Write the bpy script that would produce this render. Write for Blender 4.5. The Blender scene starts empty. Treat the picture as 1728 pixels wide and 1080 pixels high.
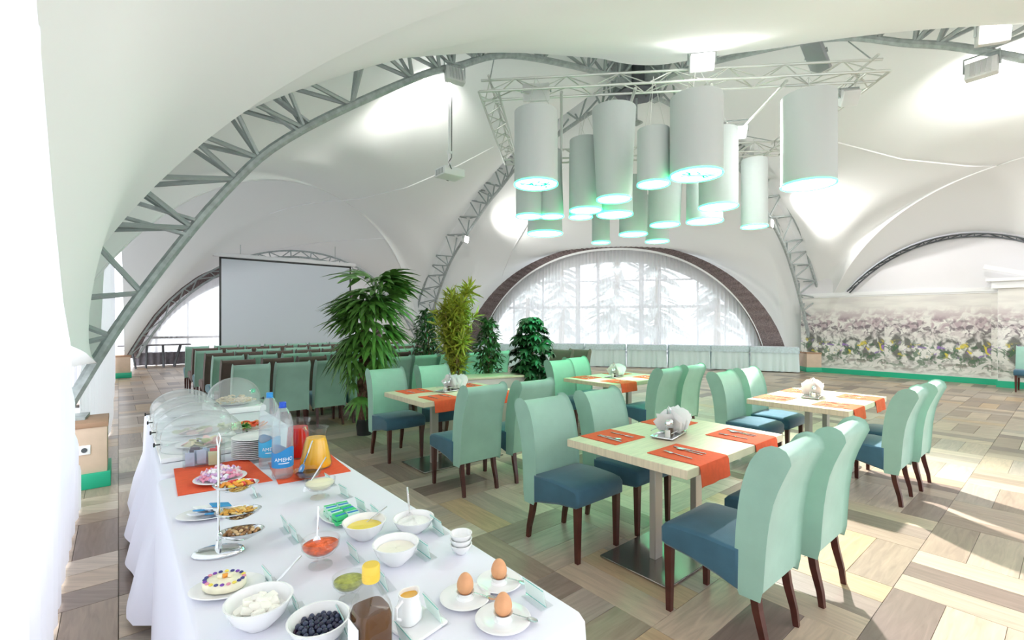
import bpy, bmesh, math, random
from mathutils import Vector, Matrix
random.seed(7)
R = math.radians
F_PX, HC, HOR = 797.0, 1.55, 540.0
scene = bpy.context.scene
C = scene.collection
# ---------------------------------------------------------------- camera
cam_d = bpy.data.cameras.new('camera'); cam_d.sensor_width = 36.0; cam_d.lens = 36.0 * F_PX / 1728.0
cam_d.clip_start = 0.03; cam_d.clip_end = 200
cam = bpy.data.objects.new('camera', cam_d); C.objects.link(cam)
cam.location = (0, 0, HC); cam.rotation_euler = (R(90), 0, 0)
scene.camera = cam
# ---------------------------------------------------------------- world, exposure
world = bpy.data.worlds.new('overcast_sky'); scene.world = world; world.use_nodes = True
bg = world.node_tree.nodes['Background']
bg.inputs[0].default_value = (0.91, 0.945, 1.0, 1); bg.inputs[1].default_value = 2.0
scene.view_settings.view_transform = 'Standard'; scene.view_settings.look = 'None'
scene.view_settings.exposure = 0.66; scene.view_settings.gamma = 1.0
scene.view_settings.use_curve_mapping = False
cy = scene.cycles
cy.max_bounces = 10; cy.diffuse_bounces = 5; cy.glossy_bounces = 3; cy.transparent_max_bounces = 24; cy.transmission_bounces = 4
cy.caustics_reflective = False; cy.caustics_refractive = False; cy.sample_clamp_indirect = 6.0
cy.use_denoising = True
# ---------------------------------------------------------------- plan (metres; camera at the origin looking along +Y)
TH = R(39.8)                                  # the furniture grid is turned by this angle
D2 = Vector((math.cos(TH), math.sin(TH), 0)); D1 = Vector((-math.sin(TH), math.cos(TH), 0))
def uv(u, v, z=0.0): p = D2 * u + D1 * v; return Vector((p.x, p.y, z))
def P(px, py, h=0.0):
    z = F_PX * (HC - h) / (py - HOR); return Vector(((px - 864.0) / F_PX * z, z, h))
HUB = Vector((2.47, 9.37, 0))
FA = Vector((-4.09, 4.66, 0)); FB = Vector((-10.46, 12.74, 0)); FC = Vector((-3.2, 17.9, 0))
FD = Vector((8.94, 14.27, 0)); FE = Vector((8.3, 3.5, 0)); FG = uv(16.05, -1.5); FF = uv(-0.34, -4.2)
# ---------------------------------------------------------------- helpers
def link(name, data, parent=None):
    o = bpy.data.objects.new(name, data); C.objects.link(o)
    if parent is not None: o.parent = parent
    return o
def tag(o, label=None, cat=None, group=None, kind=None):
    if label: o['label'] = label
    if cat: o['category'] = cat
    if group: o['group'] = group
    if kind: o['kind'] = kind
    return o
def thing(name, label, cat, loc=(0, 0, 0), rz=0.0, group=None):
    o = link(name, None); o.location = loc; o.rotation_euler = (0, 0, rz)
    o.empty_display_size = 0.1
    return tag(o, label, cat, group)
def copy_tree(o, parent=None):
    c = o.copy(); C.objects.link(c); c.parent = parent
    for ch in o.children: copy_tree(ch, c)
    return c
class MB:
    def __init__(s): s.v = []; s.f = []; s.m = []; s.sm = []
    def add(s, vs, fs, mi=0, smooth=True):
        b = len(s.v); s.v.extend([tuple(v) for v in vs])
        for f in fs: s.f.append([b + i for i in f]); s.m.append(mi); s.sm.append(smooth)
        return s
    def box(s, c, d, rz=0.0, bev=0.0, seg=2, mi=0, M=None):
        bm = bmesh.new(); bmesh.ops.create_cube(bm, size=1.0)
        for v in bm.verts: v.co = Vector((v.co.x * d[0], v.co.y * d[1], v.co.z * d[2]))
        if bev > 0: bmesh.ops.bevel(bm, geom=list(bm.edges), offset=bev, segments=seg, profile=0.5, affect='EDGES')
        T = M if M is not None else Matrix.Translation(c) @ Matrix.Rotation(rz, 4, 'Z')
        bm.verts.index_update()
        s.add([T @ v.co for v in bm.verts], [[v.index for v in f.verts] for f in bm.faces], mi, bev > 0); bm.free(); return s
    def lathe(s, prof, n=24, c=(0, 0, 0), sx=1.0, sy=1.0, mi=0, rz=0.0, capb=True, capt=True, smooth=True):
        vs = []; fs = []; k = len(prof); cr, sr = math.cos(rz), math.sin(rz)
        for (r, z) in prof:
            for i in range(n):
                a = 2 * math.pi * i / n; x, y = r * sx * math.cos(a), r * sy * math.sin(a)
                vs.append((c[0] + x * cr - y * sr, c[1] + x * sr + y * cr, c[2] + z))
        for j in range(k - 1):
            for i in range(n):
                i2 = (i + 1) % n; fs.append((j * n + i, j * n + i2, (j + 1) * n + i2, (j + 1) * n + i))
        if capb: fs.append(tuple(range(n - 1, -1, -1)))
        if capt: fs.append(tuple((k - 1) * n + i for i in range(n)))
        return s.add(vs, fs, mi, smooth)
    def tube(s, path, r, n=8, mi=0, cap=True):
        path = [Vector(p) for p in path]; rs = r if isinstance(r, (list, tuple)) else [r] * len(path)
        vs = []; fs = []; up = None
        for i, p in enumerate(path):
            t = (path[min(i + 1, len(path) - 1)] - path[max(i - 1, 0)]); t = t.normalized() if t.length > 1e-9 else Vector((0, 0, 1))
            if up is None: up = Vector((0, 0, 1)) if abs(t.z) < .9 else Vector((1, 0, 0))
            a = up - t * up.dot(t)
            if a.length < 1e-6: a = t.orthogonal()
            a.normalize(); b = t.cross(a); up = a
            for k in range(n):
                q = 2 * math.pi * k / n + math.pi / n; vs.append(p + (a * math.cos(q) + b * math.sin(q)) * rs[i])
        for j in range(len(path) - 1):
            for k in range(n):
                k2 = (k + 1) % n; fs.append((j * n + k, j * n + k2, (j + 1) * n + k2, (j + 1) * n + k))
        if cap: fs.append(tuple(range(n - 1, -1, -1))); fs.append(tuple((len(path) - 1) * n + k for k in range(n)))
        return s.add(vs, fs, mi, n > 4)
    def grid(s, rows, mi=0, smooth=True, closed=False):
        nc = len(rows[0]); vs = [p for r in rows for p in r]; fs = []
        for j in range(len(rows) - 1):
            for i in range(nc if closed else nc - 1):
                i2 = (i + 1) % nc; fs.append((j * nc + i, j * nc + i2, (j + 1) * nc + i2, (j + 1) * nc + i))
        return s.add(vs, fs, mi, smooth)
    def sphere(s, c, r, n=12, m=8, mi=0, sz=1.0, egg=0.0):
        prof = []
        for j in range(1, m):
            a = -math.pi / 2 + math.pi * j / m; z = math.sin(a); prof.append((r * math.cos(a) * (1 - egg * z), r * sz * z))
        prof = [(r * .02, -r * sz)] + prof + [(r * .02, r * sz)]
        return s.lathe(prof, n, c, mi=mi)
    def leaf(s, p, d, nrm, L, W, droop=0.3, mi=0, k=3):
        d = Vector(d).normalized(); nrm = Vector(nrm); side = d.cross(nrm)
        side = side.normalized() if side.length > 1e-6 else d.orthogonal().normalized(); up = side.cross(d)
        vs = []; fs = []
        for i in range(k + 1):
            t = i / k; q = Vector(p) + d * L * t + up * (-droop * L * t * t); w = W * .5 * math.sin(math.pi * (0.08 + .9 * t)) if i < k else 0.002
            vs += [q - side * w, q + side * w]
        for i in range(k): fs.append((2 * i, 2 * i + 1, 2 * i + 3, 2 * i + 2))
        return s.add(vs, fs, mi, True)
    def mesh(s, name, mats, sharp=40):
        me = bpy.data.meshes.new(name); me.from_pydata(s.v, [], s.f); me.update()
        for m in (mats if isinstance(mats, (list, tuple)) else [mats]): me.materials.append(m)
        me.polygons.foreach_set('material_index', s.m); me.polygons.foreach_set('use_smooth', s.sm)
        if sharp and any(s.sm): me.set_sharp_from_angle(angle=R(sharp))
        return me
    def build(s, name, mats, parent=None, sharp=40): return link(name, s.mesh(name, mats, sharp), parent)
def box_obj(name, mat, c, d, parent=None, rz=0.0, bev=0.0): return MB().box(c, d, rz, bev).build(name, mat, parent)
_unit = {}
def unit_bar(mat, n=8):
    k = (mat.name, n)
    if k not in _unit:
        _unit[k] = MB().lathe([(1, 0), (1, 1)], n).mesh('bar_' + mat.name, mat)
    return _unit[k]
def bar(name, a, b, r, mat, parent=None, n=8):
    a = Vector(a); b = Vector(b); d = b - a
    o = link(name, unit_bar(mat, n), parent)
    o.matrix_local = Matrix.Translation(a) @ d.to_track_quat('Z', 'Y').to_matrix().to_4x4() @ Matrix.Diagonal((r, r, d.length, 1))
    return o
def lerp(a, b, t): return a + (b - a) * t
def smooth(a, b, x):
    t = min(1, max(0, (x - a) / (b - a))); return t * t * (3 - 2 * t)
def interp(pts, x):
    if x <= pts[0][0]: return pts[0][1]
    for (a, b), (c, d) in zip(pts, pts[1:]):
        if x <= c: return b + (d - b) * (x - a) / (c - a)
    return pts[-1][1]
def catmull(pts, n):
    out = []; pts = [Vector(p) for p in pts]; m = len(pts) - 1
    for k in range(n + 1):
        t = k / n * m; i = min(int(t), m - 1); u = t - i
        p0, p1, p2, p3 = pts[max(i - 1, 0)], pts[i], pts[i + 1], pts[min(i + 2, m)]
        out.append(0.5 * ((2 * p1) + (p2 - p0) * u + (2 * p0 - 5 * p1 + 4 * p2 - p3) * u * u + (3 * p1 - p0 - 3 * p2 + p3) * u ** 3))
    return out
# ---------------------------------------------------------------- materials
def nodes(name):
    m = bpy.data.materials.new(name); m.use_nodes = True; return m, m.node_tree.nodes, m.node_tree.links
def mat(name, col, rough=.5, metal=0.0, var=0.0, scale=8.0, sheen=0.0, bump=0.0, bscale=60.0, emit=None, estr=0.0, trans=0.0, stretch=None, spec=.5, sub=0.0):
    m, N, L = nodes(name); b = N['Principled BSDF']
    b.inputs['Base Color'].default_value = (*col, 1); b.inputs['Roughness'].default_value = rough; b.inputs['Metallic'].default_value = metal
    b.inputs['Specular IOR Level'].default_value = spec
    if sheen: b.inputs['Sheen Weight'].default_value = sheen; b.inputs['Sheen Roughness'].default_value = .4
    if emit: b.inputs['Emission Color'].default_value = (*emit, 1); b.inputs['Emission Strength'].default_value = estr
    if var or bump:
        tc = N.new('ShaderNodeTexCoord'); mp = N.new('ShaderNodeMapping'); L.new(tc.outputs['Object'], mp.inputs[0])
        if stretch: mp.inputs['Scale'].default_value = stretch
    if var:
        t = N.new('ShaderNodeTexNoise'); t.inputs['Scale'].default_value = scale; t.inputs['Detail'].default_value = 5
        L.new(mp.outputs[0], t.inputs['Vector'])
        r = N.new('ShaderNodeValToRGB'); r.color_ramp.elements[0].position = .3; r.color_ramp.elements[1].position = .7
        r.color_ramp.elements[0].color = (*[max(0, c * (1 - var)) for c in col], 1); r.color_ramp.elements[1].color = (*[min(1, c * (1 + var)) for c in col], 1)
        L.new(t.outputs['Fac'], r.inputs[0]); L.new(r.outputs[0], b.inputs['Base Color'])
    if bump:
        t2 = N.new('ShaderNodeTexNoise'); t2.inputs['Scale'].default_value = bscale; L.new(mp.outputs[0], t2.inputs['Vector'])
        bp = N.new('ShaderNodeBump'); bp.inputs['Strength'].default_value = bump; bp.inputs['Distance'].default_value = .01
        L.new(t2.outputs['Fac'], bp.inputs['Height']); L.new(bp.outputs[0], b.inputs['Normal'])
    return m
def cloth_mat(name, col, transl=.35, transp=0.0, var=0.0):
    m, N, L = nodes(name); N.remove(N['Principled BSDF']); out = N['Material Output']
    d = N.new('ShaderNodeBsdfDiffuse'); t = N.new('ShaderNodeBsdfTranslucent'); mx = N.new('ShaderNodeMixShader')
    d.inputs[0].default_value = (*col, 1); t.inputs[0].default_value = (*col, 1); mx.inputs[0].default_value = transl
    if var:
        tc = N.new('ShaderNodeTexCoord'); nz = N.new('ShaderNodeTexNoise'); nz.inputs['Scale'].default_value = .7; nz.inputs['Detail'].default_value = 3
        L.new(tc.outputs['Object'], nz.inputs['Vector']); rr = N.new('ShaderNodeValToRGB')
        rr.color_ramp.elements[0].color = (*[c * (1 - var) for c in col], 1); rr.color_ramp.elements[1].color = (*col, 1)
        L.new(nz.outputs['Fac'], rr.inputs[0]); L.new(rr.outputs[0], d.inputs[0])
    L.new(d.outputs[0], mx.inputs[1]); L.new(t.outputs[0], mx.inputs[2]); last = mx
    if transp:
        tr = N.new('ShaderNodeBsdfTransparent'); m2 = N.new('ShaderNodeMixShader'); m2.inputs[0].default_value = transp
        L.new(mx.outputs[0], m2.inputs[1]); L.new(tr.outputs[0], m2.inputs[2]); last = m2
    L.new(last.outputs[0], out.inputs[0]); return m
def glass_mat(name, tint=(1, 1, 1), refl=.08, rough=.02, milky=0.0):
    m, N, L = nodes(name); N.remove(N['Principled BSDF']); out = N['Material Output']
    tr = N.new('ShaderNodeBsdfTransparent'); tr.inputs[0].default_value = (*tint, 1)
    gl = N.new('ShaderNodeBsdfGlossy'); gl.inputs['Roughness'].default_value = rough
    lw = N.new('ShaderNodeLayerWeight'); lw.inputs[0].default_value = .35
    ma = N.new('ShaderNodeMath'); ma.operation = 'MULTIPLY_ADD'; ma.inputs[1].default_value = .60; ma.inputs[2].default_value = refl
    pw = N.new('ShaderNodeMath'); pw.operation = 'POWER'; pw.inputs[1].default_value = 2.2; L.new(lw.outputs['Facing'], pw.inputs[0]); L.new(pw.outputs[0], ma.inputs[0]); mx = N.new('ShaderNodeMixShader'); L.new(ma.outputs[0], mx.inputs[0])
    L.new(tr.outputs[0], mx.inputs[1]); L.new(gl.outputs[0], mx.inputs[2]); last = mx
    if milky:
        df = N.new('ShaderNodeBsdfDiffuse'); df.inputs[0].default_value = (.9, .92, .95, 1)
        m2 = N.new('ShaderNodeMixShader'); m2.inputs[0].default_value = milky; L.new(mx.outputs[0], m2.inputs[1]); L.new(df.outputs[0], m2.inputs[2]); last = m2
    L.new(last.outputs[0], out.inputs[0]); return m
def liquid(name, col): return mat(name, col, .12, 0, spec=.5)
M_memb = cloth_mat('tent_membrane', (.85, .86, .85), .045)
M_seam = mat('welded_seam', (.93, .93, .94), .6)
M_truss = mat('galvanised_steel', (.40, .445, .445), .45, .2, var=.2, scale=14)
M_dark = mat('dark_steel', (.10, .11, .12), .45, .5, var=.2)
M_alu = mat('aluminium_truss', (.66, .68, .64), .35, .55)
M_white = mat('white_paint', (.88, .885, .90), .55)
M_lampshade = mat('grey_lampshade_fabric', (.62, .66, .665), .8, bump=.05, bscale=300)
M_sheer = cloth_mat('white_sheer_voile', (.97, .97, .985), .62, .30)
M_curt = cloth_mat('white_backlit_curtain', (.93, .93, .97), .24, .03)
M_oilglass = glass_mat('thin_bottle_glass', (.97, .975, .96), .05)
M_sheer2 = cloth_mat('white_net_voile', (.95, .95, .96), .6, .28)
M_ruffle = mat('brown_ruffled_satin', (.17, .125, .125), .5, var=.5, scale=30)
M_greycurt = mat('grey_curtain', (.22, .21, .24), .8, var=.2)
M_pane = glass_mat('window_glass', (.97, .98, .98), .05)
M_mull = mat('grey_window_frame', (.50, .50, .53), .5)
M_beige = mat('beige_pedestal_paint', (.66, .50, .38), .6, var=.05)
M_brownedge = mat('brown_ledge', (.40, .24, .15), .6)
M_green = mat('green_skirting_paint', (.015, .42, .24), .45)
M_teal = mat('mint_velvet', (.325, .53, .44), .85, sheen=.35, var=.07, scale=5, bump=.06, bscale=140)
M_blue = mat('petrol_blue_velvet', (.045, .125, .185), .85, sheen=.35, var=.12, scale=6, bump=.06, bscale=140)
M_brown = mat('taupe_brown_velvet', (.135, .085, .072), .85, sheen=.3, var=.1, scale=5)
M_leg = mat('mahogany_leg', (.075, .017, .012), .32, var=.25, scale=12)
M_oak = mat('pale_oak', (.72, .62, .46), .38, var=.10, scale=6, stretch=(1, 14, 1), bump=.02)
M_post = mat('beige_grey_metal', (.46, .42, .38), .38, .35)
M_plate = mat('polished_steel_base', (.34, .31, .29), .2, .8)
M_red = mat('orange_red_linen', (.80, .105, .035), .85, var=.06, scale=40, bump=.08, bscale=400)
M_steel = mat('cutlery_steel', (.78, .79, .82), .16, 1.0)
M_chrome = mat('chrome', (.82, .84, .86), .08, 1.0)
M_china = mat('white_china', (.90, .90, .91), .18)
M_linen = mat('white_tablecloth', (.80, .80, .89), .8, bump=.03, bscale=300)
M_skirt = mat('pale_mint_table_skirt', (.74, .85, .86), .85)
M_overlay = mat('pale_blue_overlay', (.60, .71, .76), .85, var=.12, scale=20)
M_napkin = mat('white_paper_napkin', (.93, .93, .95), .85)
M_black = mat('black_plastic', (.015, .015, .018), .4)
M_glass = glass_mat('clear_glass', (.985, .99, .99), .03)
M_acryl = glass_mat('clear_acrylic', (.97, .975, .985), .07, milky=.16)
M_pot = mat('black_pot', (.012, .012, .014), .4)
M_bark = mat('fibrous_brown_trunk', (.13, .065, .042), .9, var=.5, scale=25, bump=.5, bscale=40)
M_stem = mat('pale_brown_stem', (.28, .19, .10), .85, var=.3, scale=20)
M_leaf1 = mat('palm_leaf', (.085, .21, .035), .45, var=.45, scale=9)
M_leaf2 = mat('yellow_green_leaf', (.40, .42, .05), .45, var=.35, scale=12)
M_leaf3 = mat('dark_ficus_leaf', (.035, .11, .025), .4, var=.5, scale=12)
M_leaf4 = mat('schefflera_leaf', (.015, .085, .022), .35, var=.5, scale=10)
# ================================================================ THE SHELL
# ---- outside ground
g = MB().add([(-80, -60, -.06), (80, -60, -.06), (80, 110, -.06), (-80, 110, -.06)], [(0, 1, 2, 3)], smooth=False).build('ground', mat('pale_paved_ground', (.62, .63, .62), .9, var=.1, scale=.5))
tag(g, 'pale paved ground outside the tent', kind='structure')
# ---- floor: basket weave of vinyl planks
pal = [(.33, .275, .225), (.45, .39, .325), (.52, .45, .36), (.29, .245, .215), (.49, .385, .255), (.41, .375, .335), (.55, .50, .43), (.225, .18, .16)]
M_plank = []
for i, c in enumerate(pal):
    c = (c[0] * 1.08, c[1] * .98, c[2] * .92)
    m, N, L = nodes('vinyl_plank_%s' % 'abcdefgh'[i]); b = N['Principled BSDF']; b.inputs['Roughness'].default_value = .33; b.inputs['Specular IOR Level'].default_value = .45
    tc = N.new('ShaderNodeTexCoord'); oi = N.new('ShaderNodeObjectInfo'); ad = N.new('ShaderNodeVectorMath'); ad.operation = 'ADD'
    mp = N.new('ShaderNodeMapping'); mp.inputs['Scale'].default_value = (3, 26, 3)
    mu = N.new('ShaderNodeMath'); mu.operation = 'MULTIPLY'; mu.inputs[1].default_value = 50
    L.new(oi.outputs['Random'], mu.inputs[0]); L.new(tc.outputs['Object'], ad.inputs[0]); L.new(mu.outputs[0], ad.inputs[1]); L.new(ad.outputs[0], mp.inputs[0])
    nz = N.new('ShaderNodeTexNoise'); nz.inputs['Scale'].default_value = 1.0; nz.inputs['Detail'].default_value = 6; nz.inputs['Distortion'].default_value = 1.2; L.new(mp.outputs[0], nz.inputs[0])
    rp = N.new('ShaderNodeValToRGB'); rp.color_ramp.elements[0].position = .3; rp.color_ramp.elements[1].position = .72
    rp.color_ramp.elements[0].color = (*[x * .80 for x in c], 1); rp.color_ramp.elements[1].color = (*[min(1, x * 1.14) for x in c], 1)
    L.new(nz.outputs['Fac'], rp.inputs[0]); L.new(rp.outputs[0], b.inputs['Base Color']); M_plank.append(m)
floor_pts = [(-26, -8), (26, -8), (26, 30), (-26, 30)]
outline = [uv(-.45, -4.5), uv(17.3, -4.5), uv(17.3, 5.2), FD + (FD - HUB).normalized() * .6, FC + (FC - HUB).normalized() * .6, FC + D1 * 4.6, FB + D1 * 5.2 - D2 * .3, uv(-.45, 18)]
fl = MB().add([(p.x, p.y, -.012) for p in outline], [list(range(len(outline)))], smooth=False).build('floor', mat('dark_floor_joint', (.24, .20, .17), .8))
tag(fl, 'wood look vinyl plank floor laid in a basket weave', kind='structure')
PW, PL = .23, .69
def inside(q):
    c = False; n = len(outline)
    for i in range(n):
        a, b = outline[i], outline[(i + 1) % n]
        if (a.y > q.y) != (b.y > q.y) and q.x < (b.x - a.x) * (q.y - a.y) / (b.y - a.y) + a.x: c = not c
    return c
plank_mesh = [MB().box((0, 0, -.005), (PL - .0018, PW - .0018, .010), bev=.0012, seg=1).mesh('plank_%d' % i, M_plank[i]) for i in range(8)]
cand = []; rnd = random.Random(3)
for bi in range(-4, 28):
    for bj in range(-8, 34):
        for k in range(3):
            horiz = (bi + bj) % 2 == 0
            if horiz: u, v = bi * PL + PL / 2, bj * PL + (k + .5) * PW
            else: u, v = bi * PL + (k + .5) * PW, bj * PL + PL / 2
            q = uv(u, v); ci = rnd.choice((0, 0, 1, 1, 1, 2, 2, 3, 4, 5, 5, 6, 6, 7))
            if not inside(q): continue
            vis = q.y > 1.2 and abs(q.x / q.y) < 1.15 and not (.0 < u < 1.1 and .7 < v < 5) and u > -.3
            cand.append((0 if vis else 1, q.length, u, v, horiz, ci))
cand.sort(key=lambda c: (c[0], c[1]))
for (nv, d, u, v, hz, ci) in cand[:300]:
    o = link('plank', plank_mesh[ci], fl); o.location = uv(u, v); o.rotation_euler = (0, 0, TH if hz else TH + math.pi / 2)
mb = MB()
for (nv, d, u, v, hz, ci) in cand[300:]:
    a, b_ = (PL, PW) if hz else (PW, PL); a -= .004; b_ -= .004
    cs = [uv(u + sx * a / 2, v + sy * b_ / 2) for sx, sy in ((-1, -1), (1, -1), (1, 1), (-1, 1))]
    mb.add(cs + [Vector((c.x, c.y, -.010)) for c in cs], [(0, 1, 2, 3), (4, 5, 1, 0), (5, 6, 2, 1), (6, 7, 3, 2), (7, 4, 0, 3)], ci, False)
o = mb.build('distant_planks', M_plank, fl); o['kind'] = 'stuff'
# ---- membrane roof
PROF_IN = [(.06, 6.12), (.15, 6.12), (.38, 5.80), (.50, 5.32), (.588, 4.92), (.777, 3.80), (.867, 2.98), (.965, 1.72), (1.03, .66)]
PROF_OUT = [(.03, 6.66), (.15, 6.64), (.38, 6.34), (.53, 5.84), (.64, 5.36), (.855, 4.20), (.95, 3.25), (1.06, 1.90), (1.075, .66)]
NR = 44
def prof(pts, n=NR): return [(max(q.x, 0), q.y) for q in catmull([(a, b, 0) for a, b in pts], n)]
OUT = prof(PROF_OUT); INN = prof(PROF_IN)
def rib_pt(foot, ph): p = HUB + (foot - HUB) * ph[0]; return Vector((p.x, p.y, ph[1]))
def archh(s, s0, s1, apex, base=.0, k=2.2, e=.55):
    x = abs((s - (s0 + s1) / 2) / ((s1 - s0) / 2))
    return base if x >= 1 else base + (apex - base) * (1 - x ** k) ** e
def quad(P0, P1, mid, last, ns=56):
    # rows run from the hub out to the side; the last row follows the arch given by last(s)
    rows = []
    for i, (p, h) in enumerate(OUT):
        t = i / NR; w = smooth(.72, 1.0, t); a = HUB + (P0 - HUB) * p; b = HUB + (P1 - HUB) * p; row = []
        m = interp(mid, p)
        for j in range(ns + 1):
            s = j / ns; q = a + (b - a) * s
            para = h + (m - h) * 4 * s * (1 - s)
            z = para + w * (last(s) - (OUT[-1][1] + (interp(mid, OUT[-1][0]) - OUT[-1][1]) * 4 * s * (1 - s)))
            row.append(Vector((q.x, q.y, z)))
        rows.append(row)
    return rows
MID = [(0, 6.62), (.1, 6.35), (.3, 5.75), (.6, 5.0), (.8, 4.62), (1.0, 4.45)]
last_open = lambda s: max(.66, archh(s, 0, 1, 4.45, .0))
last_left = lambda s: max(lerp(1.12, .66, min(1, s * 3)), archh(s, 0, 1, 4.45, .0))
ceil = thing('ceiling', 'white stretched tent membrane ceiling', None); tag(ceil, kind='structure')
Q = {}
Q['left'] = quad(FA, FC, MID, last_left)
CD_S0, CD_S1, CD_AP = .142, .93, 4.02
Q['window'] = quad(FC, FD, [(0, 6.62), (.1, 6.35), (.3, 5.7), (.6, 4.95), (.85, 4.3), (1.0, CD_AP)], lambda s: max(archh(s, CD_S0, CD_S1, CD_AP, .0), .66 * (1 - smooth(0, .10, s)) + .66 * smooth(.95, 1, s)), 168)
Q['right'] = quad(FD, FE, MID, last_open)
Q['near'] = quad(FE, FA, MID, lambda s: last_left(1 - s))
for k in Q: MB().grid(Q[k]).build('membrane_panel', M_memb, ceil, 0)
def bay(edge, P0, Pm, P1, a1, a2, n=26):
    ns = len(edge) - 1; rows = []
    outer = []
    for j in range(ns + 1):
        s = j / ns
        if s <= .5: t = s * 2; q = P0 + (Pm - P0) * t; h = a1(t)
        else: t = s * 2 - 1; q = Pm + (P1 - Pm) * t; h = a2(t)
        outer.append(Vector((q.x, q.y, h)))
    for i in range(n + 1):
        v = i / n; w = v ** 2.4
        rows.append([Vector((lerp(e.x, o.x, v), lerp(e.y, o.y, v), lerp(e.z, o.z, w))) for e, o in zip(edge, outer)])
    return rows, outer
arch_b = lambda t: max(.5, archh(t, 0, 1, 3.85, .0, 2.0, .62))
bl, ol = bay(Q['left'][-1], FA, FB, FC, lambda t: max(lerp(1.12, .5, min(1, t * 2)), arch_b(t)), arch_b)
arch_m = lambda t: max(.5, archh(t, 0, 1, 3.72, .0, 2.0, .62))
br, orr = bay(Q['right'][-1], FD, FG, FE, arch_m, arch_b)
EDGE_M = [(-4.2, .5), (-3.4, 2.2), (-1.5, 3.8), (.5, 3.9), (1.8, 3.4), (2.39, 2.7), (2.95, 1.92), (3.45, 1.42), (4.6, 1.32), (6.2, 1.12)]
bn, on = bay(Q['near'][-1], FE, FF, FA, arch_b, lambda t: interp(EDGE_M, -4.2 + 10.4 * t))
for b_ in (bl, br, bn): MB().grid(b_).build('membrane_panel', M_memb, ceil, 0)
# tunnel behind the screen arch
half = len(ol) // 2; TUN = 3.6
tun = [[p + D1 * (TUN * k / 6) for p in ol[half:]] for k in range(7)]
MB().grid(tun).build('membrane_panel', M_memb, ceil, 0)
def seam(path): MB().tube([p - Vector((0, 0, .012)) for p in path], .011, 6).build('welded_seam', M_seam, ceil)
seam(Q['left'][-1]); seam([r[28] for r in Q['left'][14:]] + [r[28] for r in bl[1:9]]); seam([r[16] for r in bl]); seam([r[40] for r in bl])
seam([r[28] for r in Q['right'][20:]]); seam(Q['right'][-1]); seam([r[42] for r in Q['window'][12:40]])
# ---- trusses
def web(root, a_curve, b_curves, n, r, m, chord_r, closed_out=True, cn=8):
    MB().tube(a_curve, chord_r, cn).build('inner_chord', m, root)
    for bc in b_curves: MB().tube(bc, chord_r * .85, cn).build('outer_chord', m, root)
    L = len(a_curve) - 1
    for k in range(n):
        ia = round((k + .5) / n * L); i0 = round(k / n * L); i1 = round((k + 1) / n * L)
        for bc in b_curves:
            bar('strut', a_curve[ia], bc[i0], r, m, root, 6); bar('strut', a_curve[ia], bc[i1], r, m, root, 6)
        if len(b_curves) == 2: bar('tie', b_curves[0][i1], b_curves[1][i1], r, m, root, 6)
def rib(foot, label, n, chord=.045, r=.024):
    e = (foot - HUB).normalized(); side = Vector((-e.y, e.x, 0))
    root = thing('rib_truss', label, 'roof truss', (0, 0, 0), 0, 'arched steel ribs of the dome')
    a = [rib_pt(foot, q) for q in INN]
    bs = [[rib_pt(foot, (q[0], q[1] - .07)) + side * sg * (.24 * min(1, .25 + i / 8.0) if False else .22 * min(1.0, (NR - i) / 9.0 + .15)) for i, q in enumerate(OUT)] for sg in (-1, 1)]
    web(root, a, bs, n, r, M_truss, chord)
    for k in ((.33, .62, .80) if n == 17 else ()):
        i = int(k * NR); c = (a[i] + (bs[0][i] + bs[1][i]) / 2) / 2; d = (bs[0][i] + bs[1][i]) / 2 - a[i]
        Mx = Matrix.Translation(c) @ d.to_track_quat('Z', 'Y').to_matrix().to_4x4()
        MB().box((0, 0, 0), (.10, .03, d.length), M=Mx @ Matrix.Translation((0, .09, 0))).box((0, 0, 0), (.10, .03, d.length), M=Mx @ Matrix.Translation((0, -.09, 0))).build('splice_plate', M_truss, root)
    f = a[-1]; MB().box((f.x, f.y, .60), (.34, .34, .05), rz=math.atan2(e.y, e.x)).box((f.x, f.y, .68), (.10, .26, .16), rz=math.atan2(e.y, e.x)).build('foot_shoe', M_truss, root)
    return a, bs
ribs = {}
ribs['A'] = rib(FA, 'big grey steel arched rib rising beside the left curtains', 17, .052, .028)
ribs['C'] = rib(FC, 'grey lattice rib standing between projection screen and arched window', 20, .045, .022)
ribs['D'] = rib(FD, 'grey lattice rib landing beside the flowered mural wall', 20, .045, .022)
ribs['E'] = rib(FE, 'grey lattice rib crossing the roof toward the upper right corner', 17, .05, .026)
hub = thing('roof_hub', 'dark steel hub where the dome ribs meet', 'roof hub', (HUB.x, HUB.y, 5.95))
MB().lathe([(.18, 0), (.22, .05), (.22, .75), (.16, .8)], 10).build('core', M_dark, hub)
MB().lathe([(.42, 0), (.42, .05)], 8, (0, 0, .05)).build('lower_plate', M_dark, hub)
MB().lathe([(.40, 0), (.40, .05)], 8, (0, 0, .66)).build('upper_plate', M_dark, hub)
for i, ft in enumerate((FA, FC, FD, FE)):
    e = (ft - HUB).normalized(); MB().box((e.x * .4, e.y * .4, .34), (.5, .10, .5), rz=math.atan2(e.y, e.x)).build('bracket', M_truss, hub)
MB().tube([(0, 0, .05), (0, 0, -.45)], .02).lathe([(.02, 0), (.13, .06), (.02, .12)], 8, (0, 0, -.55)).build('drop_rod', M_truss, hub)
def arch_truss(name, pts, label, inn=.26, r=.018, n=22, depth=Vector((0, 0, 0))):
    root = thing(name, label, 'roof truss'); c = sum(pts, Vector()) / len(pts); c.z = .6
    a = [p + (c - p).normalized() * inn + depth for p in pts]; b = [p + (c - p).normalized() * .06 + depth for p in pts]
    web(root, a, [b], n, r, M_truss if inn > .2 else M_dark, .034 if inn > .2 else .02); return root
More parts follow.
